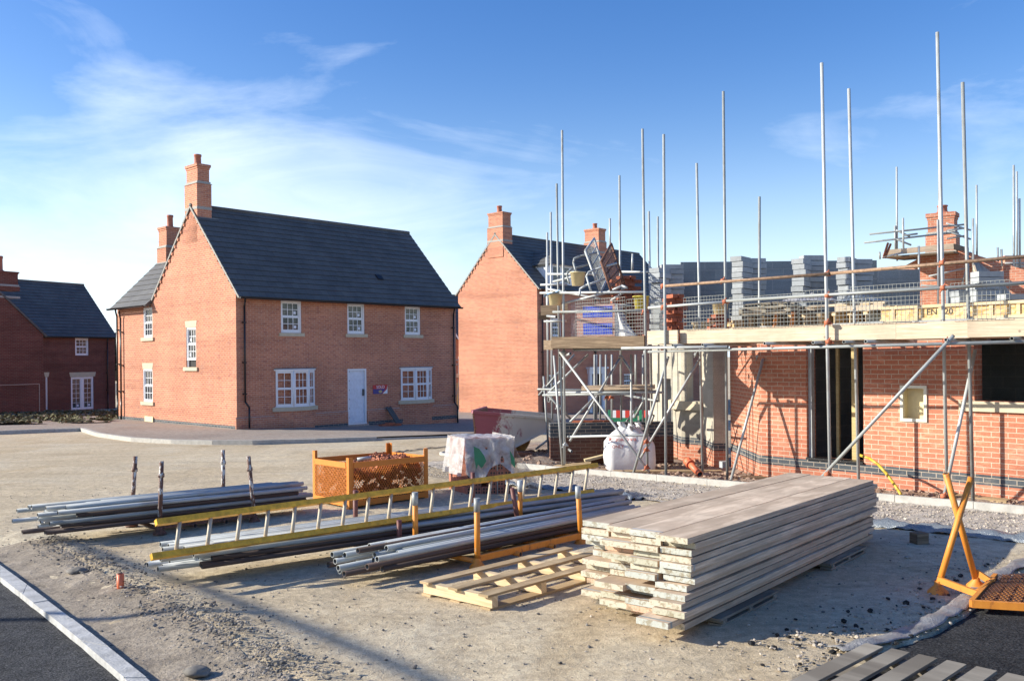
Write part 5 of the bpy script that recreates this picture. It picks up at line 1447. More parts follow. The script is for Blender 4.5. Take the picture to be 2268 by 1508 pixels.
# tool tower at left
T = thing('tube_scaffold', G(1250, 1027), 'loading bay scaffold tower at the left end, carrying bricks and tilted gates', 'scaffolding')
fd = lambda px: 17.7-(px-1250)*.0087
for (xt, yt, xb, yb, d) in ((1245, 289, 1251, 1027, 17.7), (1423, 286, 1434, 1042, 16.1), (1212, 515, 1214, 890, 20.2), (1220, 470, 1223, 940, 20.0), (1233, 407, 1240, 870, 19.2), (1372, 389, 1376, 930, 19.2), (1437, 468, 1444, 930, 18.6), (1457, 480, 1459, 890, 19.6),
        (1227, 787, 1246, 1030, 17.9), (1241, 790, 1249, 1030, 17.9), (1317, 785, 1317, 940, 21), (1330, 785, 1329, 940, 21.3), (1342, 785, 1342, 940, 21.6), (1355, 785, 1355, 925, 22), (1321, 785, 1321, 940, 21), (1398, 785, 1399, 1020, 17.3), (1408, 785, 1408, 862, 19.5), (1424, 785, 1424, 940, 19.2), (1351, 484, 1351, 560, 20.5), (1401, 562, 1400, 600, 20), (1204, 833, 1216, 1012, 19.6), (1210, 570, 1213, 760, 20.8)):
    tb(T, PD(xb, yb, d), PD(xt, yt, d), 'standard')
for (x0, y0, x1, y1, da, db) in ((1197, 649, 1427, 647, 18.0, 16.15), (1225, 691, 1429, 688, 17.8, 16.15), (1211, 607, 1335, 608, 19.2, 18.6), (1377, 602, 1444, 603, 18.9, 18.4), (1197, 631, 1256, 630, 19.4, 19.2), (1356, 677, 1398, 676, 18.2, 18), (1205, 712, 1256, 711, 18.4, 18.2), (1195, 649, 1212, 648, 20, 20),
        (1258, 967, 1438, 963, 17.75, 16.2), (1248, 948, 1365, 948, 19, 18.9), (1202, 875, 1407, 872, 18.6, 17.4), (1190, 862, 1460, 866, 18.9, 18.9), (1215, 869, 1470, 869, 18.2, 17.2), (1270, 775, 1432, 773, 17.5, 16.2), (1212, 640, 1330, 662, 18.8, 17.6), (1225, 624, 1298, 606, 18.8, 18.2), (1240, 674, 1390, 637, 17.9, 17.2), (1354, 665, 1384, 646, 17.9, 17.5), (1212, 700, 1232, 702, 19.5, 17.7),
        (1255, 787, 1263, 783, 17.75, 16.9), (1260, 995, 1266, 1000, 18, 17.3), (1385, 875, 1455, 888, 18.5, 16.6)):
    tb(T, PD(x0, y0, da), PD(x1, y1, db), 'ledger')
for (x0, y0, x1, y1, da, db) in ((1240, 780, 1438, 1045, 17.6, 16.1), (1376, 788, 1262, 977, 19, 18.2), (1303, 785, 1208, 876, 18.8, 18.9), (1272, 785, 1193, 876, 19.8, 19.6), (1380, 795, 1403, 830, 18.8, 18.6), (1215, 876, 1274, 938, 18.8, 19), (1262, 935, 1322, 875, 18.4, 18.8), (1187, 994, 1212, 975, 19.5, 19.3), (1387, 935, 1412, 900, 19, 18.8), (1440, 940, 1448, 920, 18.6, 18.2), (1405, 925, 1430, 880, 18.2, 18)):
    tb(T, PD(x0, y0, da), PD(x1, y1, db), 'brace')
for px, py, d in ((1249, 690, 17.75), (1248, 648, 17.75), (1429, 690, 16.15), (1430, 745, 16.15), (1250, 780, 17.7), (1432, 780, 16.15), (1253, 985, 17.6), (1433, 978, 16.1), (1433, 996, 16.1), (1434, 1035, 16.1), (1238, 900, 18), (1246, 902, 18), (1208, 858, 19.4), (1223, 885, 19), (1355, 880, 18.6), (1345, 880, 19), (1398, 964, 17.4), (1376, 790, 18.8)):
    clampat(T, PD(px, py, d), V((1, 0, 0)), .9, mat='clamp' if (px+py) % 2 else 'galv')
def tower_boards():
    def tbd(x0, y0, x1, y1, d0, d1, mat, h=.225):
        a = PD(x0, y0, d0); b = PD(x1, y1, d1); mb = MB(); mb.bar(a, b, .038, h); mb.build('toe_board', mat, T)
    tbd(1222, 759, 1428, 757, 17.62, 16.05, 'timber_old'); tbd(1206, 764, 1226, 764, 18.9, 17.8, 'timber_old', .2)
    tbd(1198, 688, 1258, 684, 20.0, 19.8, 'timber_old'); tbd(1192, 700, 1216, 700, 20.1, 20.1, 'timber_old', .16)
    A = PD(1222, 773, 17.6); B = PD(1428, 772, 16.1); back = V((.5, 1.0, 0))
    for k in range(8):
        mb = MB(); o = back.normalized()*(.24*k+.02); z = ZE+.155
        mb.hexa([v3(A.xy+o.xy, z), v3(B.xy+o.xy, z), v3(B.xy+(o+back.normalized()*.225).xy, z), v3(A.xy+(o+back.normalized()*.225).xy, z)], [v3(p, z+.038) for p in (A.xy+o.xy, B.xy+o.xy, B.xy+(o+back.normalized()*.225).xy, A.xy+(o+back.normalized()*.225).xy)], uvax=B-A)
        mb.build('deck_board', 'timber_old', T)
    for k in range(3):
        mb = MB(); mb.bar(PD(1290, 862-k*3, 18.9+k*.3), PD(1450, 859-k*3, 18.5+k*.3), .225, .04); mb.build('deck_board', 'timber', T)
    guard(T, PD(1275, 700, 17.3), PD(1385, 700, 16.4), ZE+.35, ZE+1.1, .06)
    guard(T, PD(1388, 700, 16.4), PD(1425, 700, 16.1), ZE+.35, ZE+1.05, .06)
tower_boards()
# goods on the tower deck
ZT = ZE+.195
def strapped_pack():
    A = PD(1266, 745, 17.72); p0 = v3(A.xy, ZT+.002)
    t = thing('brick_pack', p0, 'shrink wrapped brick pack with blue straps on the loading bay deck', 'brick pack')
    u = V((.86, -.30, 0)).normalized(); v = V((.30, .86, 0)).normalized(); W_ = .88; D = .75; H = .84
    mb = MB(); mb.box(p0, u*W_, v*D, Z*H); mb.build('brick_block', 'brick_pink' if 'brick_pink' in M else 'brick_loose', t)
    for z0, z1 in ((.58, .80), (.24, .46), (0, .12)):
        s = MB()
        s.box(p0+u*.24-v*.006+Z*z0, u*.60, v*.02, Z*(z1-z0)); s.build('blue_band', 'blue', t)
    w = MB(); P = []
    for i in range(19):
        r = []
        for j in range(15):
            f = i/18; g = j/14
            x = -.01+(W_+.02)*g if True else 0
            z = H+.03-(H+.03)*f
            out = .012+.02*abs(noise.noise(V((g*5, f*6, 2))))+.05*f*f
            r.append(p0+u*x-v*out+Z*z)
        P.append(r)
    w.grid(P)
    w.build('plastic_wrap', 'wrap_thin', t); w = MB()
    P = []
    for i in range(15):
        r = []
        for j in range(13):
            f = i/14; g = j/12; fl = f*f*.75*(1-g*.3)+.01
            r.append(p0+u*(W_+fl+.06*noise.noise(V((f*5, g*5, 8))))+v*(D*g-.02)+Z*((H+.02)*(1-f)))
        P.append(r)
    w.grid(P); w.build('plastic_wrap', 'wrap', t)
    side = MB(); q = p0+u*(W_+.02)-v*.02
    P = []
    for i in range(15):
        f = i/14; r = []
        for j in range(9):
            g = j/8; r.append(q+u*(g*(.05+.62*f*f))-v*(.02*math.sin(g*9+f*4))+Z*(H*(1-f)))
        P.append(r)
    side.grid(P); side.build('white_sheet', 'bag', t)
M['wrap_thin'] = mat_wrap(); _r = [n for n in M['wrap_thin'].node_tree.nodes if n.type == 'VALTORGB'][0].color_ramp.elements; _r[0].color = (.03, .03, .03, 1); _r[1].color = (.22, .22, .22, 1)
M['blue'] = mat_plain('blue_band', (.02, .07, .62), .4, .05, 5, bmp=0)
M['brick_pink'] = mat_brick('brick_pale_pink', (.62, .32, .25), (.55, .26, .20), (.60, .42, .36), ms=.004, stain=.15)
strapped_pack()
def bucket(px, py, d, mat, lab, h=.27, r=.15):
    p = PD(px, py, d); t = thing('bucket', p, lab, 'bucket'); mb = MB()
    mb.lathe(p, [(0, 0), (r*.78, 0), (r, h), (r*1.07, h), (r*1.07, h-.02), (r*.98, h-.02), (r*.76, .02), (0, .02)], 16); mb.build('body', mat, t)
    hb = MB(); hb.path([p+V((r*math.cos(a), -.02, h-.02+.0-r*.5*math.sin(a))) for a in [k*math.pi/10 for k in range(11)]], .005, 5); hb.build('handle', 'wire', t)
bucket(1280, 633, 17.4, 'bucket', 'cream bucket hanging on the tower rail below the tilted grey gate')
bucket(1230, 676, 17.9, 'bucket', 'cream bucket with blue rag at the left corner of the tower')
bucket(1420, 684, 16.6, 'bucket_yellow', 'yellow bucket holding mortar at the right corner of the tower', .24)
bucket(1595, 697, 15.9, 'bucket', 'cream bucket standing on bricks on the first floor', .22)
rg = MB(); c = PD(1222, 666, 17.7)
P = [[c+V((.32*(i/8-.5), .2*(j/6-.5), .10+.06*noise.noise(V((i*.7, j*.7, 3)))+.1*(i/8))) for j in range(7)] for i in range(9)]
rg.grid(P); M['rag'] = mat_plain('blue_rag', (.30, .48, .68), .8, .1, 9, bmp=.3); one(rg, 'rag', 'rag', 'light blue rag draped over the cream bucket at the left corner of the tower', 'rag')
def gate(corners, d, mat, lab, loops):
    """tilted loading gate: frame of tube, lengthwise bars, mesh, and bent arms"""
    c = [PD(x, y, dd) for (x, y), dd in zip(corners, d)]; t = thing('loading_gate', c[0], lab, 'gate', None)
    mb = MB()
    for k in range(4): mb.tube(c[k], c[(k+1) % 4], .024, 8)
    mb.build('frame', mat, t)
    for k in range(1, 5):
        f = k/5; b = MB(); b.tube(c[0].lerp(c[3], f), c[1].lerp(c[2], f), .014, 6); b.build('bar', mat, t)
    ms = MB()
    for k in range(1, 22): f = k/22; ms.tube(c[0].lerp(c[1], f), c[3].lerp(c[2], f), .0035, 4, caps=False)
    for k in range(1, 16): f = k/16; ms.tube(c[0].lerp(c[3], f), c[1].lerp(c[2], f), .0035, 4, caps=False)
    ms.build('mesh_infill', mat, t)
    for L in loops:
        b = MB(); b.path([PD(x, y, dd) for x, y, dd in L], .021, 8); b.build('arm', 'galv', t)
gate(((1296, 556), (1316, 528), (1343, 620), (1330, 648)), (17.6, 18.6, 18.4, 17.4), 'galv', 'grey steel loading gate tilted up on the tower, left of the rusty one',
     [[(1322, 560, 17.9), (1285, 567, 17.7), (1272, 573, 17.6), (1270, 582, 17.6), (1277, 606, 17.5)], [(1302, 586, 17.9), (1268, 596, 17.7), (1257, 603, 17.6), (1256, 612, 17.6), (1261, 628, 17.5)]])
gate(((1331, 580), (1354, 540), (1384, 632), (1356, 652)), (16.9, 17.9, 17.6, 16.7), 'rust', 'rusty brown loading gate tilted up on the tower, right of the grey one',
     [[(1366, 583, 17.2), (1318, 597, 17), (1304, 603, 16.9), (1299, 612, 16.9), (1309, 645, 16.8)], [(1340, 618, 17), (1298, 632, 16.9), (1285, 640, 16.9), (1284, 654, 16.8)], [(1345, 647, 16.8), (1378, 633, 16.6), (1388, 637, 16.5)]])
# ------------------------------------------------------------------ yard goods
ORD = ['first', 'second', 'third', 'fourth', 'fifth', 'sixth', 'seventh', 'eighth', 'ninth', 'tenth', 'eleventh', 'twelfth', 'thirteenth', 'fourteenth', 'fifteenth']
def bundle(c0, c1, cols, layers, z0, where, group, js, je, seed, drk=(), pitch=.056, r=.0242, skip=()):
    """tubes lying side by side in layers; c0,c1 axis ends (x,y)"""
    rnd = random.Random(seed); c0 = V(c0); c1 = V(c1); u = (c1-c0).normalized(); n = V((u.y, -u.x)); n = n if n.y < 0 else -n
    for l in range(layers):
        for c in range(cols-(l % 2)):
            if (l, c) in skip: continue
            off = ((cols-1)/2-c-(l % 2)*.5)*pitch
            s = rnd.uniform(*js); e = rnd.uniform(*je); w0 = rnd.gauss(0, .012); w1 = rnd.gauss(0, .012)
            a = c0+u*s+n*(off+w0); b = c1+u*e+n*(off+w1)
            za = plane_z(*a)+z0+l*.046+rnd.gauss(0, .003)+max(0, rnd.gauss(0, .006)); zb = plane_z(*b)+z0+l*.046+rnd.gauss(0, .003)
            dark = rnd.random() < .10 or (l, c) in drk
            mb = MB(); mb.tube(v3(a, za), v3(b, zb), r, 12, hollow=.004)
            lab = '%s tube, %s layer up, %s from front, %s' % ('brown' if dark else 'grey', ORD[l], ORD[c], where)
            o = mb.build('scaffold_tube', 'tube_dark' if dark else 'galv', None, mats=['black']); tag(o, lab, 'tube', group)
A0, A1 = V((-5.0, 9.05)), V((-2.72, 11.24))
bundle(A0, A1, 11, 6, .135, 'far left bundle', 'tubes in the far left bundle', (-.1, .75), (-.35, .1), 3, {(0, 0), (0, 1), (1, 0), (0, 3), (1, 4)}, skip={(5, 0), (5, 9), (5, 8)})
B0, B1 = V((-3.02, 7.03)), V((1.16, 10.67))
bundle(B0, B1, 10, 4, .15, 'long bundle under ladder', 'tubes in the long bundle under the ladder', (.12, .62), (-.35, .15), 5, {(0, 0), (1, 0), (0, 1)}, skip={(3, 0)})
C0, C1 = V((-1.38, 7.06)), V((1.28, 10.04))
bundle(C0, C1, 9, 4, .115, 'orange rack', 'tubes in the orange rack', (-.12, .62), (-.5, .22), 12, {(0, 0), (1, 0)}, skip={(3, 0), (3, 1), (3, 6), (3, 7)})
def stillage(c0, u, L, W_, post_h, names, mat, mat2, lab, zt, tops=None, lean=0, foot=True, cap=None):
    c0 = V(c0); u = V(u).normalized(); n = V((u.y, -u.x)); n = n if n.y < 0 else -n
    b = v3(c0, plane_z(*c0)); t = thing('stillage', b, lab, 'rack')
    cs = [c0+n*W_/2, c0+n*W_/2+u*L, c0-n*W_/2+u*L, c0-n*W_/2]
    gzp = lambda p: plane_z(p.x, p.y)
    for k, p in enumerate(cs):
        z = gzp(p); mb = MB(); ln = V((0, 0))
        if lean: ln = u*lean[k]
        mb.tube(v3(p, z+.04), v3(p+ln, z+post_h[k]), .024 if cap is None else .026, 10)
        if mat == 'post': mb.tube(v3(p+ln*.78, z+post_h[k]*.78), v3(p+ln*.83, z+post_h[k]*.83), .035, 8)
        po = mb.build('post', mat, t)
        if cap:
            mb = MB(); mb.tube(v3(p+ln, z+post_h[k]-.09), v3(p+ln, z+post_h[k]+.03), .0285, 12); mb.build('post_sleeve', 'galv', po)
        mb = MB(); mb.lathe(v3(p, z), [(.075, 0), (.07, .015), (.035, .06), (.03, .09)], 8); mb.build('foot', mat2, t)
    for a, bb in ((0, 1), (3, 2)):
        mb = MB(); mb.bar(v3(cs[a], gzp(cs[a])+.085), v3(cs[bb], gzp(cs[bb])+.085), .03, .055); mb.build('side_rail', mat2, t)
    for f in (.0, .33, .66, 1):
        mb = MB(); p = c0+u*L*f; z = gzp(p)+.066; ex = .07 if 0 < f < 1 else 0
        mb.tube(v3(p+n*(W_/2+ex), z), v3(p-n*(W_/2+ex), z), .022, 10, hollow=.004); mb.build('cross_tube', mat2, t, mats=['black'])
    return t
ua = (A1-A0).normalized(); ub = (B1-B0).normalized(); uc = (C1-C0).normalized()
stillage(A0+ua*1.2, ua, 1.12, .80, (.79, .78, .81, .80), 0, 'post', 'rust', 'rack with four flaking white posts holding the far left tube bundle', 0, lean=(.03, -.07, .0, .05))
stillage(B0+ub*2.25, ub, 1.5, .78, (.34, .52, .62, .55), 0, 'maroon', 'maroon', 'maroon rack under the long tube bundle and ladder', 0, lean=(0, -.10, 0, 0))
stillage(V((-.615, 7.92)), uc, 1.48, .80, (.58, .55, .55, .57), 0, 'orange_worn', 'orange_worn', 'orange rack with four upright posts carrying the front tube bundle', 0, cap=True, lean=(0, -.04, 0, 0))
# ladder lying on its edge on the long bundle
def ladder():
    a0 = PD(335, 1233, 6.78); a1 = PD(1313, 1088, 10.40); b0 = PD(345, 1157, 6.93); b1 = PD(1322, 1030, 10.56)
    t = thing('ladder', a0, 'long yellow pole ladder lying on its edge over the tube bundle', 'ladder')
    up = (b0-a0).normalized(); d = (a1-a0)
    fl = d.cross(up).normalized()
    for p, q in ((a0, a1), (b0, b1)):
        mb = MB(); mb.bar(p, q, .05, .048, up=up)
        mb.build('stile', 'yellow', t)
    n = 20
    for k in range(n):
        f = (k+.75)/(n+.35)
        mb = MB(); mb.tube(a0.lerp(a1, f), b0.lerp(b1, f), .0165, 8, r1=.0165); mb.build('rung', 'rungs', t)
ladder()
# mesh crate of couplers
def crate():
    Fp = V((-2.12, 11.36)); u = V((.91, 1.04)).normalized(); v = V((-.66, .84)).normalized(); Lu, Lv = 1.40, 1.06; H = .60
    z = plane_z(*Fp); t = thing('mesh_crate', v3(Fp, z), 'orange mesh crate full of rusty couplers behind the ladder', 'crate')
    c = [Fp, Fp+u*Lu, Fp+u*Lu+v*Lv, Fp+v*Lv]
    zz = [plane_z(*p) for p in c]
    for k, p in enumerate(c):
        i = v3((u if k in (0, 3) else -u)); j = v3((v if k < 2 else -v))
        mb = MB(); h = H+(.06, .1, .13, .1)[k]
        mb.box(v3(p, zz[k]), i*.075, j*.012, Z*h); mb.box(v3(p, zz[k])+j*.0122, i*.012, j*.06, Z*h); mb.build('corner_post', 'orange', t)
    for k in range(4):
        p, q = c[k], c[(k+1) % 4]; d = v3((q-p).normalized())
        for h in (.1, H): 
            mb = MB(); mb.bar(v3(p, zz[k]+h-.04)+d*.08, v3(q, zz[(k+1) % 4]+h-.04)-d*.08, .012, .075); mb.build('rail', 'orange', t)
        ms = MB(); L = (q-p).length-.1; m = int(L/.042); a = v3(p, zz[k]+.1)+d*.05; dz = zz[(k+1) % 4]-zz[k]; hh = H-.14
        st = .042; rows_ = int(hh/.034)
        for i in range(-rows_, m+1):     # two crossing families of strands make the diamonds
            for sg in (1, -1):
                x0 = i*st if sg > 0 else (m-i)*st; x1 = x0+sg*rows_*st*.62; y0 = 0; y1 = hh
                # clip to [0,L]
                pts = []
                for (X, Y, X2, Y2) in ((x0, y0, x1, y1),):
                    t0, t1 = 0, 1; dx = X2-X
                    for lim, s in ((0, 1), (L, -1)):
                        g0 = s*(X-lim); g1 = s*(X2-lim)
                        if g0 < 0 and g1 < 0: t0 = 2
                        elif g0 < 0: t0 = max(t0, g0/(g0-g1))
                        elif g1 < 0: t1 = min(t1, g0/(g0-g1))
                    if t0 < t1:
                        P_ = lambda w_: a+d*(X+dx*w_)+Z*(hh*w_+dz*(X+dx*w_)/L)
                        ms.tube(P_(t0), P_(t1), .0042, 3, caps=False)
        ms.build('mesh_side', 'orange', t)
    fl = MB(); fl.face([v3(p, zz[k]+.08) for k, p in enumerate(c)]); fl.build('base', 'rust', t)
    # couplers: countless, one heap
    mb = MB(); rnd = random.Random(4)
    for _ in range(1500):
        a, b = rnd.uniform(.05, .95), rnd.uniform(.06, .94)
        p = Fp+u*Lu*a+v*Lv*b; hmax = H-.10+.07*noise.noise(V((a*5, b*5, 0)))+.07*math.exp(-((a-.75)/.2)**2)
        h = .1+(hmax-.1)*rnd.random()**.6 if (a < .12 or b < .13) else hmax-rnd.random()*.14
        q = v3(p, plane_z(*p)+h); d = V((rnd.gauss(0, 1), rnd.gauss(0, 1), rnd.gauss(0, 1))).normalized()
        mb.tube(q-d*.03, q+d*.03, .03, 6, hollow=0); e = d.orthogonal().normalized(); mb.tube(q, q+e*.075, .008, 4)
    one(mb, 'couplers', 'fitting', 'heap of rusty scaffold couplers filling the orange mesh crate', 'couplers')
    bpy.data.objects[-1] if False else None
    p = Fp+u*.35+v*.35
    mb = MB(); mb.tube(v3(p, zz[0]+H-.02), v3(p+V((.18, .05)), zz[0]+H+.0), .0242, 10, hollow=.004); one(mb, 'scaffold_tube', 'galv', 'short tube offcut lying on top of the couplers in the crate', 'tube', mats=['black'])
crate()
for o in bpy.data.objects:
    if o.name == 'couplers': o['kind'] = 'stuff'
# scaffold boards: four columns of boards on a pallet
def board_stack():
    N0 = V((1.085, 5.50)); u = V((.618, .786)); v = V((-.786, .618)); rnd = random.Random(21)
    zb = .062; n = 13; th = .0375
    col = ['right-hand', 'third', 'second', 'left-hand']
    layer = ['bottom', 'second', 'third', 'fourth', 'fifth', 'sixth', 'seventh', 'eighth', 'ninth', 'tenth', 'eleventh', 'twelfth', 'top']
    jits = {0: [.04, -.15, -.0, .10, .04, .0, .03, .05, .02, -.13, .06, .03, .0]}
    g = lambda p: plane_z(p.x, p.y)
    for j in range(4):
        prev = 0
        for k in range(n):
            s = rnd.choice((0, .03, -.04, .08, -.07, .12, .04, -.12))*1.0+rnd.gauss(0, .02)
            if j == 3: s = max(s, -.03)
            if k == n-1: s = 0
            if j == 0 and k == 1: s = -.24
            if j == 0 and k == 2: s = -.12
            if j == 1 and k in (1, 2): s = -.06
            e = rnd.gauss(0, .035) if k < n-1 else 0
            w = .222; side = rnd.gauss(0, .012) if k < n-1 else (0, .004, -.003, .008)[j]
            a = N0+u*(.07*j+s)+v*(j*.231+side); L = 3.96+e-s*.3
            b = a+u*L+v*rnd.gauss(0, .008)
            dz = zb+k*.0436+(rnd.uniform(-.002, .002) if k < n-1 else (0, .003, -.002, .002)[j])
            mb = MB(); ch = .0
            A_ = v3(a, g(a)+dz); B_ = v3(b, g(b)+dz); vv = v3(v)*w
            d = B_-A_
            # box with coloured ends
            pa = [A_, A_+vv, A_+vv+Z*th, A_+Z*th]; pb = [p+d for p in pa]
            c_ = .028          # clipped corners
            def ring(q, dr):
                s1 = v3(v)*c_; D = d.normalized()*c_*dr
                return q
            mb.hexa([A_, B_, B_+vv, A_+vv], [p+Z*th for p in (A_, B_, B_+vv, A_+vv)], uvax=d)
            # end faces take the paint
            for i, f in enumerate(mb.f):
                pts = [mb.v[x] for x in f]; nrm = (pts[1]-pts[0]).cross(pts[2]-pts[1]).normalized()
                if abs(nrm.dot(d.normalized())) > .9: mb.mi[i] = 1
            lab = 'scaffold board, %s layer up, %s column of the big stack' % (layer[k] if k else 'lowest', col[j])
            if k == n-1: lab = 'top scaffold board of the %s column of the big board stack' % col[j]
            o = mb.build('scaffold_board', 'timber', None, mats=['board_end']); tag(o, lab, 'board', 'scaffold boards in the big stack')
            bv = o.modifiers.new('b', 'BEVEL'); bv.width = .004; bv.segments = 2; bv.limit_method = 'ANGLE'
            # iron end band
            if rnd.random() < .35:
                hb = MB(); D = d.normalized()
                hb.box(A_+D*.03-v3(v)*.001-Z*.0008, D*.022, v3(v)*(w+.002), Z*(th+.0016)); hb.build('end_band', 'galv', o)
    # pallets under it
    for f, lab in ((.35, 'pallet under the near part of the big board stack'), (2.5, 'pallet under the far part of the big board stack')):
        c = N0+u*f; pallet(c+V((.05, -.04)), u, v, .95, .98, 'pallet_grey', lab, h=.058, pref=3)
def pallet(c, u, v, Lu, Lv, mat, lab, h=.1, pref=3, top=5, dz=0, boards_along_u=False, bear=None, mat2=None):
    c = V(c); u = V(u).normalized(); v = V(v).normalized(); g = lambda p: plane_z(p.x, p.y)+dz
    t = thing('pallet', v3(c, g(c)), lab, 'pallet')
    def br(p, q, w, th, z, nm, m):
        mb = MB(); A_ = v3(p, g(p)+z); B_ = v3(q, g(q)+z); mb.bar(A_, B_, w, th); mb.build(nm, m, t)
    for k in range(pref):        # base boards along u, bearers along v, deck boards along u
        f = .05+(Lv-.1)*k/(pref-1); br(c+v*f, c+v*f+u*Lu, .095, .018, .009, 'base_board', mat)
    nb = bear or 3
    for k in range(nb):
        f = .05+(Lu-.1)*k/(nb-1); br(c+u*f, c+u*f+v*Lv, .06, h-.036, h/2, 'bearer', mat2 or mat)
    for k in range(top):
        f = .05+(Lv-.1)*k/(top-1); br(c+v*f-u*.02, c+v*f+u*(Lu+.02), .095, .018, h-.009, 'deck_board', mat)
    return t
board_stack()
# pale empty pallet
pallet(V((-.17, 6.20)), V((.70, .80)), V((-.74, .67)), 1.75, .72, 'pallet', 'empty pale pallet on the ground left of the board stack', h=.115, top=3, bear=4, mat2='pallet_bright')
# grey pallet, bottom right
p0 = G(2290, 1560)
def grey_pallet():
    a = G(1925, 1424, .14).xy; b = G(2240, 1490, .14).xy
    v = (b-a).normalized(); u = (G(1775, 1508, .14).xy-G(1940, 1424, .14).xy).normalized(); sp = (b-a).length/5
    t = thing('pallet', v3(a, plane_z(*a)), 'weathered grey pallet cut by the bottom right edge of the picture', 'pallet')
    for k in range(7):
        p = a+v*(.03+sp*k); q = p+u*1.15; mb = MB()
        mb.bar(v3(p, plane_z(*p)+.13), v3(q, plane_z(*q)+.13), sp*.66, .018); mb.build('deck_board', 'pallet_grey', t)
    for f in (.1, .58, 1.05):
        p = a+u*f-v*.03; q = p+v*1.1; mb = MB(); mb.bar(v3(p, plane_z(*a)+.08), v3(q, plane_z(*a)+.08), .09, .075); mb.build('bearer', 'pallet_grey', t)
    for f in (0, .5, 1.0):
        p = a+v*f; q = p+u*1.15; mb = MB(); mb.bar(v3(p, plane_z(*a)+.025), v3(q, plane_z(*a)+.02), .1, .02); mb.build('base_board', 'pallet_grey', t)
grey_pallet()
# orange pipe stub
def stub():
    p = G(267, 1308).xy; z = plane_z(*p)+ground_noise(*p)
    t = thing('pipe_marker', v3(p, z), 'short orange plastic pipe standing upright on the dirt at lower left', 'pipe')
    mb = MB(); mb.tube(v3(p, z-.02), v3(p, z+.135), .027, 14, hollow=.003); mb.build('pipe', 'orange_pipe', t, mats=['black'])
    for h, s in ((.105, -1), (.04, -1), (.075, 1)):
        mb = MB(); mb.tube(V((p.x+s*.025, p.y-.008, z+h)), V((p.x+s*.046, p.y-.01, z+h)), .004, 5); mb.build('screw', 'rust', t)
stub()
# crossed orange posts and mesh frame at right
def crossed():
    f1 = G(2078, 1312); f2 = G(2162, 1300); t = thing('stillage', f1, 'collapsed orange rack with two crossed posts beside the tarmac', 'rack')
    d1, d2 = f1.y, f2.y
    for k, (q, tp, dt) in enumerate(((f1, (2151, 1057), d1+.12), (f2, (2095, 1048), d2-.08))):
        mb = MB(); mb.tube(q+Z*.05, PD(*tp, dt), .023, 12, hollow=.004); mb.build('post', 'orange_worn', t, mats=['black'])
        mb = MB(); mb.lathe(q-Z*.01, [(.085, 0), (.075, .02), (.03, .065), (.026, .1)], 8); mb.build('foot', 'orange_worn', t)
    for a, b, w in ((f1+Z*.1, G(2165, 1330)+Z*.05, .045), (f2+Z*.12, G(2200, 1306)+Z*.05, .045), (G(2165, 1327)+Z*.06, G(2202, 1303)+Z*.07, .03)):
        mb = MB(); mb.bar(a, b, w*.6, w); mb.build('base_rail', 'orange_worn', t)
    q = [G(2152, 1352), G(2310, 1362), G(2330, 1284), G(2205, 1290)]
    q = [p+Z*.05 for p in q]
    t2 = thing('steel_grating', q[0], 'rusty orange mesh panel with flat frame lying at the right edge over the tarmac', 'panel')
    mb = MB()
    for k in (0, 1, 3): mb.bar(q[k], q[(k+1) % 4], .03, .05)
    mb.build('frame', 'orange_worn', t2)
    for k in range(1, 5):
        mb = MB(); mb.bar(q[0].lerp(q[1], k/5), q[3].lerp(q[2], k/5), .055, .01); mb.build('slat', 'orange_worn', t2)
    for k in range(1, 3):
        mb = MB(); mb.bar(q[0].lerp(q[3], k/3), q[1].lerp(q[2], k/3), .04, .012); mb.build('slat', 'orange_worn', t2)
    ms = MB()
    for i in range(-12, 17):
        for sg in (1, -1):
            P = []
            for w_ in (0, 1):
                x = i/15+(w_*.8 if sg > 0 else (1-w_)*.8)
                P.append((x, w_))
            (xa, ya), (xb, yb) = P; t0, t1 = 0, 1; dx = xb-xa
            for lim, s in ((0, 1), (1, -1)):
                g0 = s*(xa-lim); g1 = s*(xb-lim)
                if g0 < 0 and g1 < 0: t0 = 2
                elif g0 < 0: t0 = max(t0, g0/(g0-g1))
                elif g1 < 0: t1 = min(t1, g0/(g0-g1))
            if t0 < t1:
                F_ = lambda w_: q[0].lerp(q[1], xa+dx*w_).lerp(q[3].lerp(q[2], xa+dx*w_), w_)+Z*.014
                ms.tube(F_(t0), F_(t1), .0028, 3, caps=False)
    ms.build('expanded_mesh', 'rust', t2)
    sh = MB()
crossed()
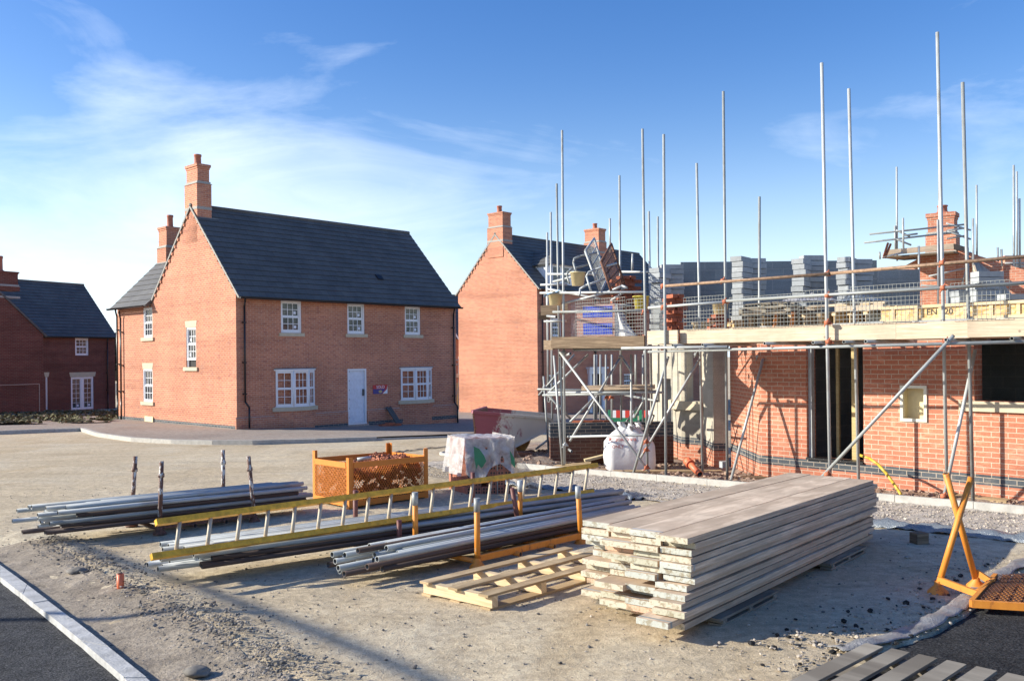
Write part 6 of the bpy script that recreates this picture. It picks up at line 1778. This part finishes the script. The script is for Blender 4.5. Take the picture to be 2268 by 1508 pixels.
# wrapped brick pack behind the ladder
def brick_pack():
    A = G(1033, 1096).xy; u = V((.93, .12)).normalized(); v = V((-.42, .90)).normalized()
    A = V(A); z = plane_z(*A); W_, D, H = .66, .70, .80; p0 = v3(A, z)
    t = thing('brick_pack', p0, 'strapped pack of perforated bricks under a torn clear wrap with green print', 'brick pack')
    u3, v3_ = v3(u), v3(v); rnd = random.Random(3)
    proto = None
    # visible bricks stand on edge in courses: end faces with round holes
    def brick(o, a, b, h, hole=True):
        mb = MB(); mb.box(o, a, b, Z*h)
        mb.cur = 1
        if hole:
            nn = a.cross(Z).normalized(); nn = nn if nn.y < 0 else -nn
            for k in (.3, .7):
                for f in (.3, .7):
                    c = o+a*k+Z*h*f+nn*.002; e1 = a.normalized()*.014; e2 = Z*.018
                    mb.face([c+e1*math.cos(j*.785)+e2*math.sin(j*.785) for j in range(8)])
        mb.cur = 0
        return mb.build('brick', 'brick_face_hollow', t, mats=['black'])
    nx, nz = 6, 7
    for i in range(nx):
        for k in range(nz):
            if k == 1 and i in (2, 5): continue
            w = W_/nx; h = H/nz; j = rnd.gauss(0, .006)
            brick(p0+u3*(w*i+.003)+v3_*j+Z*(h*k+.002), u3*(w-.006), v3_*.21, h-.004)
    for i in range(1, 6):
        for k in range(nz):
            w = D/6; h = H/nz; mb = MB(); q = p0+v3_*(w*i+.003+.1*(i == 0)); 
            if i == 1: q += v3_*.09
            mb.box(q+Z*(h*k+.002), u3*.21, v3_*(w-.006-(.09 if i == 1 else 0)), Z*(h-.004)); mb.build('brick', 'brick_face_hollow', t)
    mb = MB(); mb.box(p0+u3*.215+v3_*.22, u3*(W_-.22), v3_*(D-.23), Z*(H-.01)); mb.build('inner_bricks', 'brick_loose', t)
    for x in (.12, .45):
        mb = MB(); mb.bar(p0+u3*x-v3_*.004+Z*.0, p0+u3*x-v3_*.004+Z*H, .014, .003, up=(0, 1, 0)); mb.build('strap', 'wire', t)
    # loose wrap: over the top and hanging to mid height, flowing out at right
    w = MB(); P = []
    nu, nv = 26, 20
    for i in range(nv+1):
        r = []
        for j in range(nu+1):
            f = i/nv; g = j/nu
            zz = H+.02-f*.50*(1+.25*math.sin(g*7))
            out = .015+.05*noise.noise(V((g*6, f*3, 1)))+.03*math.sin(g*22)*f
            r.append(p0+u3*(-.03+(W_+.06)*g)-v3_*max(.008, out+f*.04)+Z*zz)
        P.append(r)
    w.grid(P)
    P = []
    for i in range(15):
        r = []
        for j in range(nu+1):
            f = i/14; g = j/nu
            r.append(p0+u3*(-.03+(W_+.06)*g)+v3_*((D+.02)*f-.01)+Z*(H+.02+.03*noise.noise(V((g*6, f*6, 4)))))
        P.append(r)
    w.grid(P)
    P = []
    for i in range(22):
        r = []
        for j in range(15):
            f = i/21; g = j/14
            fl = .03+.42*f**1.6+.05*math.sin(g*12)*f
            r.append(p0+u3*(W_+fl)+v3_*((D+.1)*g-.05+.05*math.sin(f*8))+Z*((H+.02)*(1-f)+.02+.02*noise.noise(V((f*8, g*8, 2)))))
        P.append(r)
    w.grid(P)
    P = []
    for i in range(15):
        r = []
        for j in range(11):
            f = i/14; g = j/10
            r.append(p0-u3*(.02+.06*f+.03*math.sin(g*14)*f)+v3_*(D*g-.02)+Z*(H+.02-.55*f))
        P.append(r)
    w.grid(P); wo = w.build('plastic_wrap', 'wrap', t)
    for (gx, gz_, pts) in ((.13, .55, ((-.05, .16), (.03, .12), (.10, .02), (.13, -.06), (.06, -.16), (.01, -.10), (-.01, -.18), (-.04, -.04))), (.62, .50, ((-.02, .14), (.05, .02), (.06, -.12), (.0, -.05)))):
        gp = MB(); c = p0+u3*gx-v3_*.085+Z*gz_
        gp.face([c+u3*x+Z*y for x, y in pts][::-1]); gp.build('green_print', 'green', wo)
brick_pack()
# front-tipping dumper bucket
def dumper():
    d = 18.6; A = [(1046, 912), (1216, 926), (1232, 942), (1134, 992), (1054, 1000)]
    f = [PD(x, y, d+(x-1046)*.008) for x, y in A]; t = thing('dumper_skip', v3(f[0].xy, gz(*f[0].xy)), 'dumper skip bucket, maroon flaking to white, beside the wrapped brick pack', 'skip')
    back = V((.25, 1.5, 0))
    def plate(P, th=.04, nm='side_plate', mat='skip'):
        mb = MB(); mb.face(P[::-1] if (V(P[1])-V(P[0])).cross(V(P[2])-V(P[1])).y > 0 else P); Q = [p+V((0, th, 0)) for p in P]; mb.face(Q)
        for k in range(len(P)): mb.face([P[k], P[(k+1) % len(P)], Q[(k+1) % len(P)], Q[k]])
        return mb.build(nm, mat, t)
    plate(f); plate([p+back for p in f])
    mb = MB()
    for a, b in ((2, 3), (3, 4), (4, 0)):
        mb.face([f[a], f[b], f[b]+back, f[a]+back])
    o = mb.build('floor_plate', 'rust', t); m = o.modifiers.new('s', 'SOLIDIFY'); m.thickness = .03
    mb = MB()
    for k in range(4): mb.bar(f[k]-V((0, .02, 0)), f[(k+1) % 5]-V((0, .02, 0)), .06, .05, up=(0, 1, 0)) if k in (0, 1) else None
    mb.bar(f[0]+V((0, .0, .01)), f[0]+back+V((0, 0, .01)), .05, .05); mb.bar(f[2]-V((0, .03, 0)), f[3]-V((0, .03, 0)), .05, .04, up=(0, 1, 0)); mb.build('rim', 'skip', t)
    # curved cradle and ground arm
    cr = MB(); C = PD(1122, 966, d+1.1); P0, P1 = [], []
    for k in range(10):
        a = math.radians(-100+k*13); q = C+V((.52*math.cos(a), 0, .52*math.sin(a))); P0.append(q); P1.append(q+V((.05, .5, 0)))
    cr.grid([P0, P1]); cr.face([C]+P0); cr.face([C+V((.05, .5, 0))]+P1[::-1]); M['dump_orange'] = mat_plain('dumper_chassis', (.42, .22, .06), .7, .3, 9, bmp=.3)
    cr.build('cradle', 'dump_orange', t)
    ar = MB(); ar.bar(PD(1070, 1002, d+.3), PD(1178, 1006, d+.3), .3, .10); ar.build('base_beam', 'rust', t)
dumper()
# dwarf wall of the next plot
def dwarf():
    a = PD(1219, 1000, 18.45).xy; b = PD(1492, 1000, 18.6).xy; u = (b-a).normalized(); n = V((u.y, -u.x)); L = (b-a).length
    zt = PD(1219, 938, 18.45).z; t = thing('low_wall', v3(a, gz(*a)), 'low unfinished brick wall topped with dark engineering bricks behind the tower', 'wall')
    for za, zc, mat, nm in ((-1.1, zt-.30, 'brick_dark', 'wall'), (zt-.30, zt, 'brick_dpc', 'damp_course')):
        mb = MB(); o = v3(a, za); mb.box(o, v3(u)*L, v3(-n)*.30, Z*(zc-za)); mb.build(nm, mat, t)
    mb = MB(); mb.bar(v3(a+u*.7-(-n)*.12, gz(*a)+.02), v3(b-u*1.3+n*.12, gz(*a)+.16), .2, .05); one(mb, 'timber_plank', 'tan_rope', 'ochre plank lying along the foot of the low brick wall', 'plank')
    for k in range(7):
        mb = MB(); q = PD(1265+k*12, 938, 18.7+.1*(k % 2)); mb.box(q, (.215, .03*(k-3), 0), (-.01, .1, 0), Z*.066)
        one(mb, 'brick', 'brick_loose', 'loose brick %s in the row along the low wall top, tower end' % ('leftmost' if k == 0 else ORD[k]), 'brick', 'loose bricks on the low wall')
dwarf()
def bulk_bag():
    c = PD(1393, 1020, 17.5).xy; z = gz(*c)+.02; t = thing('bulk_bag', v3(c, z), 'white bulk bag lettered for waste board standing before the low wall', 'bag')
    P = []; nu = 40; prof = [(.43, 0), (.46, .05), (.47, .2), (.47, .34), (.45, .44), (.38, .54), (.29, .61), (.21, .67), (.15, .72)]
    for i, (r, h) in enumerate(prof):
        row = []
        for k in range(nu):
            a = 2*math.pi*k/nu; ca, sa = math.cos(a), math.sin(a); sq = 1/max(abs(ca), abs(sa))**(.92 if h < .5 else .6)
            w = 1+.04*noise.noise(V((ca*2.5, sa*2.5, h*5)))*(1 if h > .05 else .2)+.05*abs(noise.noise(V((ca*7, sa*7, h*6))))+.30*noise.noise(V((ca*4, sa*4, h*7)))*(h/.7)**2
            row.append(v3(c, z)+V((r*ca*sq*w*1.0, r*sa*sq*w*.9, h*1.22+.07*noise.noise(V((ca*3, sa*3, 9)))*(h/.7))))
        P.append(row)
    mb = MB(); mb.grid(P, True, True); mb.face(P[-1]); from mathutils.bvhtree import BVHTree; tree = BVHTree.FromPolygons(mb.v, mb.f); mb.build('body', 'bag', t)
    for (x, y, hh, s) in ((-.15, -.1, .16, 1), (.22, .0, .14, 2), (.05, -.2, .1, 3)):
        b = MB(); Q = []
        for i in range(9):
            f = i/8; Q.append([v3(c, z)+V((x+.12*(j/6-.5)*(1-f*.5)+.05*math.sin(f*5+s), y+.05*math.sin(j+s), .80+hh*math.sin(f*2.6)+.03*noise.noise(V((f*5, j, s))))) for j in range(7)])
        b.grid(Q); o = b.build('handle', 'bag', t); m = o.modifiers.new('s', 'SOLIDIFY'); m.thickness = .01
    e = text3('TERBOARD WA', PD(1350, 979, 16.93), V((1, -.03, 0)), Z, .078, M['red_ink'], t, .001)
    e2 = text3('ONLY', PD(1357, 994, 16.93), V((1, -.0, 0)), Z, .088, M['red_ink'], t, .001)
    for o in (e, e2):
        off = ORG[t.name]
        for vv in o.data.vertices:
            w = vv.co+off; h = tree.ray_cast(V((w.x, w.y-1.2, w.z)), V((0, 1, 0)))
            if h[0]: vv.co.y = h[0].y-.009-off.y
bulk_bag()
def barrier(x0, x1, lab):
    a = PD(x0, 908, 26.5); b = PD(x1, 908, 26.3); t = thing('road_barrier', v3(a.xy, gz(*a.xy)), lab, 'barrier', None)
    mb = MB(); d = b-a; L = d.length; u = d.normalized(); zt = a.z; z0 = gz(*a.xy)
    for s, e in ((0, .09), (L-.09, L)): mb.box(v3(a.xy, z0)+u*s, u*(e-s), V((0, .06, 0)), Z*(zt-z0-.0))
    mb.box(v3(a.xy, zt-.35)+u*.09, u*(L-.18), V((0, .05, 0)), Z*.12); mb.box(v3(a.xy, z0)-V((0, .2, 0)), V((.1, 0, 0)), V((0, .5, 0)), Z*.06)
    mb.box(v3(a.xy, z0+.25)+u*.09, u*(L-.18), V((0, .05, 0)), Z*.1); mb.build('frame', 'green', t)
    n = 5
    for k in range(n):
        s = MB(); s.box(v3(a.xy, zt-.23)+u*(.1+(L-.2)*k/n), u*(L-.2)/n, V((0, .045, 0)), Z*.22); s.build('stripe', 'white' if k % 2 == 0 else 'red_ink', t)
barrier(1347, 1412, 'green plastic barrier with red and white band seen through the tower legs, left one'); barrier(1416, 1446, 'short green barrier section beside the block bay, right of the other')
# hose, clay pipe, bits in the pit
def bits():
    mb = MB(); pts = [PD(1905, 1008, 13.7), PD(1926, 1015, 13.5), PD(1945, 1028, 13.3), PD(1962, 1047, 13.1), PD(1976, 1066, 12.9), PD(1990, 1086, 12.7), PD(1996, 1096, 12.6)]
    mb.path(pts, .022, 8); one(mb, 'gas_pipe', 'hose', 'yellow plastic pipe curving down out of the brick wall into the ground', 'pipe')
    t = thing('drain_pipe', PD(1548, 1048, 15.2), 'terracotta socket drain pipe tipped in the rubble', 'pipe'); a = PD(1550, 1050, 15.1); b = PD(1522, 1020, 15.5)
    mb = MB(); mb.tube(a, b, .055, 14, hollow=.008); mb.build('barrel', 'orange_pipe', t, mats=['black'])
    mb = MB(); d = (b-a).normalized(); mb.tube(b-d*.10, b, .075, 14, hollow=.008); mb.tube(b-d*.13, b-d*.1, .085, 14); mb.build('socket', 'orange_pipe', t, mats=['black'])
    for (px, py, d, s, m, lab, nm) in ((1600, 1031, 15.6, .13, 'block', 'pale half block standing in the rubble at the brick corner', 'half_block'), (2032, 1205, None, .13, 'timber_old', 'small square timber offcut by the blue membrane right of the boards', 'timber_offcut'), (660, 1443, None, .04, 'plank_grey', 'thin wood chip lying on the dirt at lower centre', 'wood_chip')):
        p = G(px, py) if d is None else PD(px, py+4, d); mb = MB(); L = s if nm != 'wood_chip' else .11
        mb.box(p-Z*.01, V((L, .04*s/.13, 0)), V((-.03, s*.8, 0)), Z*(s*.85 if nm != 'wood_chip' else .014)); o = one(mb, nm, m, lab, 'offcut' if nm != 'half_block' else 'block')
    for (px, py, r, lab, m) in ((437, 1492, .075, 'large flat grey stone on the dirt at the bottom left edge', 'stones_dark'), (172, 1270, .09, 'flat lump of old asphalt left of the orange pipe', 'stones_dark'), (1865, 1436, .035, 'black tarmac lump near the grey pallet', 'tarmac'), (1600, 1360, .035, 'pale stone lying in the shadow of the board stack', 'stones'), (2010, 1235, .03, 'white stone in the shade behind the boards', 'stones'), (2440, 1095, .1, 'boulder', 'stones')):
        if px > 2268: continue
        p = G(px, py); mb = MB(); ico = bmesh.new(); bmesh.ops.create_icosphere(ico, subdivisions=3, radius=1)
        for f_ in ico.faces:
            mb.face([p+V((v.co.x*r*(1+.3*noise.noise(v.co*1.5+V((px, 0, 0)))), v.co.y*r*.7*(1+.3*noise.noise(v.co*1.5+V((0, py, 0)))), r*.2+v.co.z*r*.42*(1+.35*noise.noise(v.co*2+V((px, 0, 3)))))) for v in f_.verts], None, True)
        ico.free(); one(mb, 'stone', m, lab, 'stone')
    for k, (px, py, d, w, h, lab) in enumerate(((1222, 1047, None, .55, .3, 'round edged plywood offcut by the right end of the ladder'), (1262, 1040, None, .45, .25, 'upper plywood offcut lying on the rounded one by the ladder end'))):
        p = G(px, py); mb = MB(); P = []
        for j in range(14):
            a = 2*math.pi*j/14; P.append(p+V((w*math.cos(a)*(.9 if k else 1), h*math.sin(a), .03+.05*k+.05*math.cos(a))))
        if k: P = [p+V((x*w, y*h, .1+.04*x)) for x, y in ((-1, -.6), (.9, -.9), (1, .7), (-.8, .9))]
        mb.face(P); mb.face([q-Z*.02 for q in P][::-1])
        for j in range(len(P)): mb.face([P[j]-Z*.02, P[(j+1) % len(P)]-Z*.02, P[(j+1) % len(P)], P[j]])
        one(mb, 'plywood_offcut', 'pallet', lab, 'board')
    c = G(1014, 1006).xy; mb = MB(); z = plane_z(*c)
    mb.lathe(v3(c, z), [(.42, 0), (.42, .05), (.34, .06), (.33, .03), (.0, .02)], 20); one(mb, 'manhole_ring', 'kerb', 'raised concrete manhole ring in the road behind the brick pack', 'manhole')
    # tyre dried line of asphalt edge across the yard
    crumple('road_joint', [G(x, y).xy for x, y in ((840, 1008), (900, 1000), (960, 993), (1008, 989))], .09, .015, 'stones_dark', 'dark ragged joint line in the road behind the mesh crate', 'road joint', .02, 4)
bits()
# utility pole and cable outside the frame on the left, whose shadows cross the yard
def offstage():
    pts = [G(x, y) for x, y in ((120, 1190), (330, 1265), (450, 1305), (570, 1352), (700, 1400), (830, 1455), (960, 1512), (1150, 1600))]
    k = 1/math.tan(EL)
    tip = G(615, 1358); h = 4.6; base = V((tip.x-h*k, tip.y-.02*h*k, 0)); base.z = plane_z(*base.xy)
    t = thing('utility_pole', base, 'round timber pole carrying a cable, left of the picture beyond the near road', 'pole')
    mb = MB(); mb.tube(base, v3(base.xy, tip.z+h), .06, 12, r1=.05); mb.build('pole', 'bark', t)
    mb = MB(); mb.path([v3((p.x-h*k, p.y-.02*h*k), p.z+h) for p in pts], .045, 8); mb.build('cable', 'black', t)
offstage()
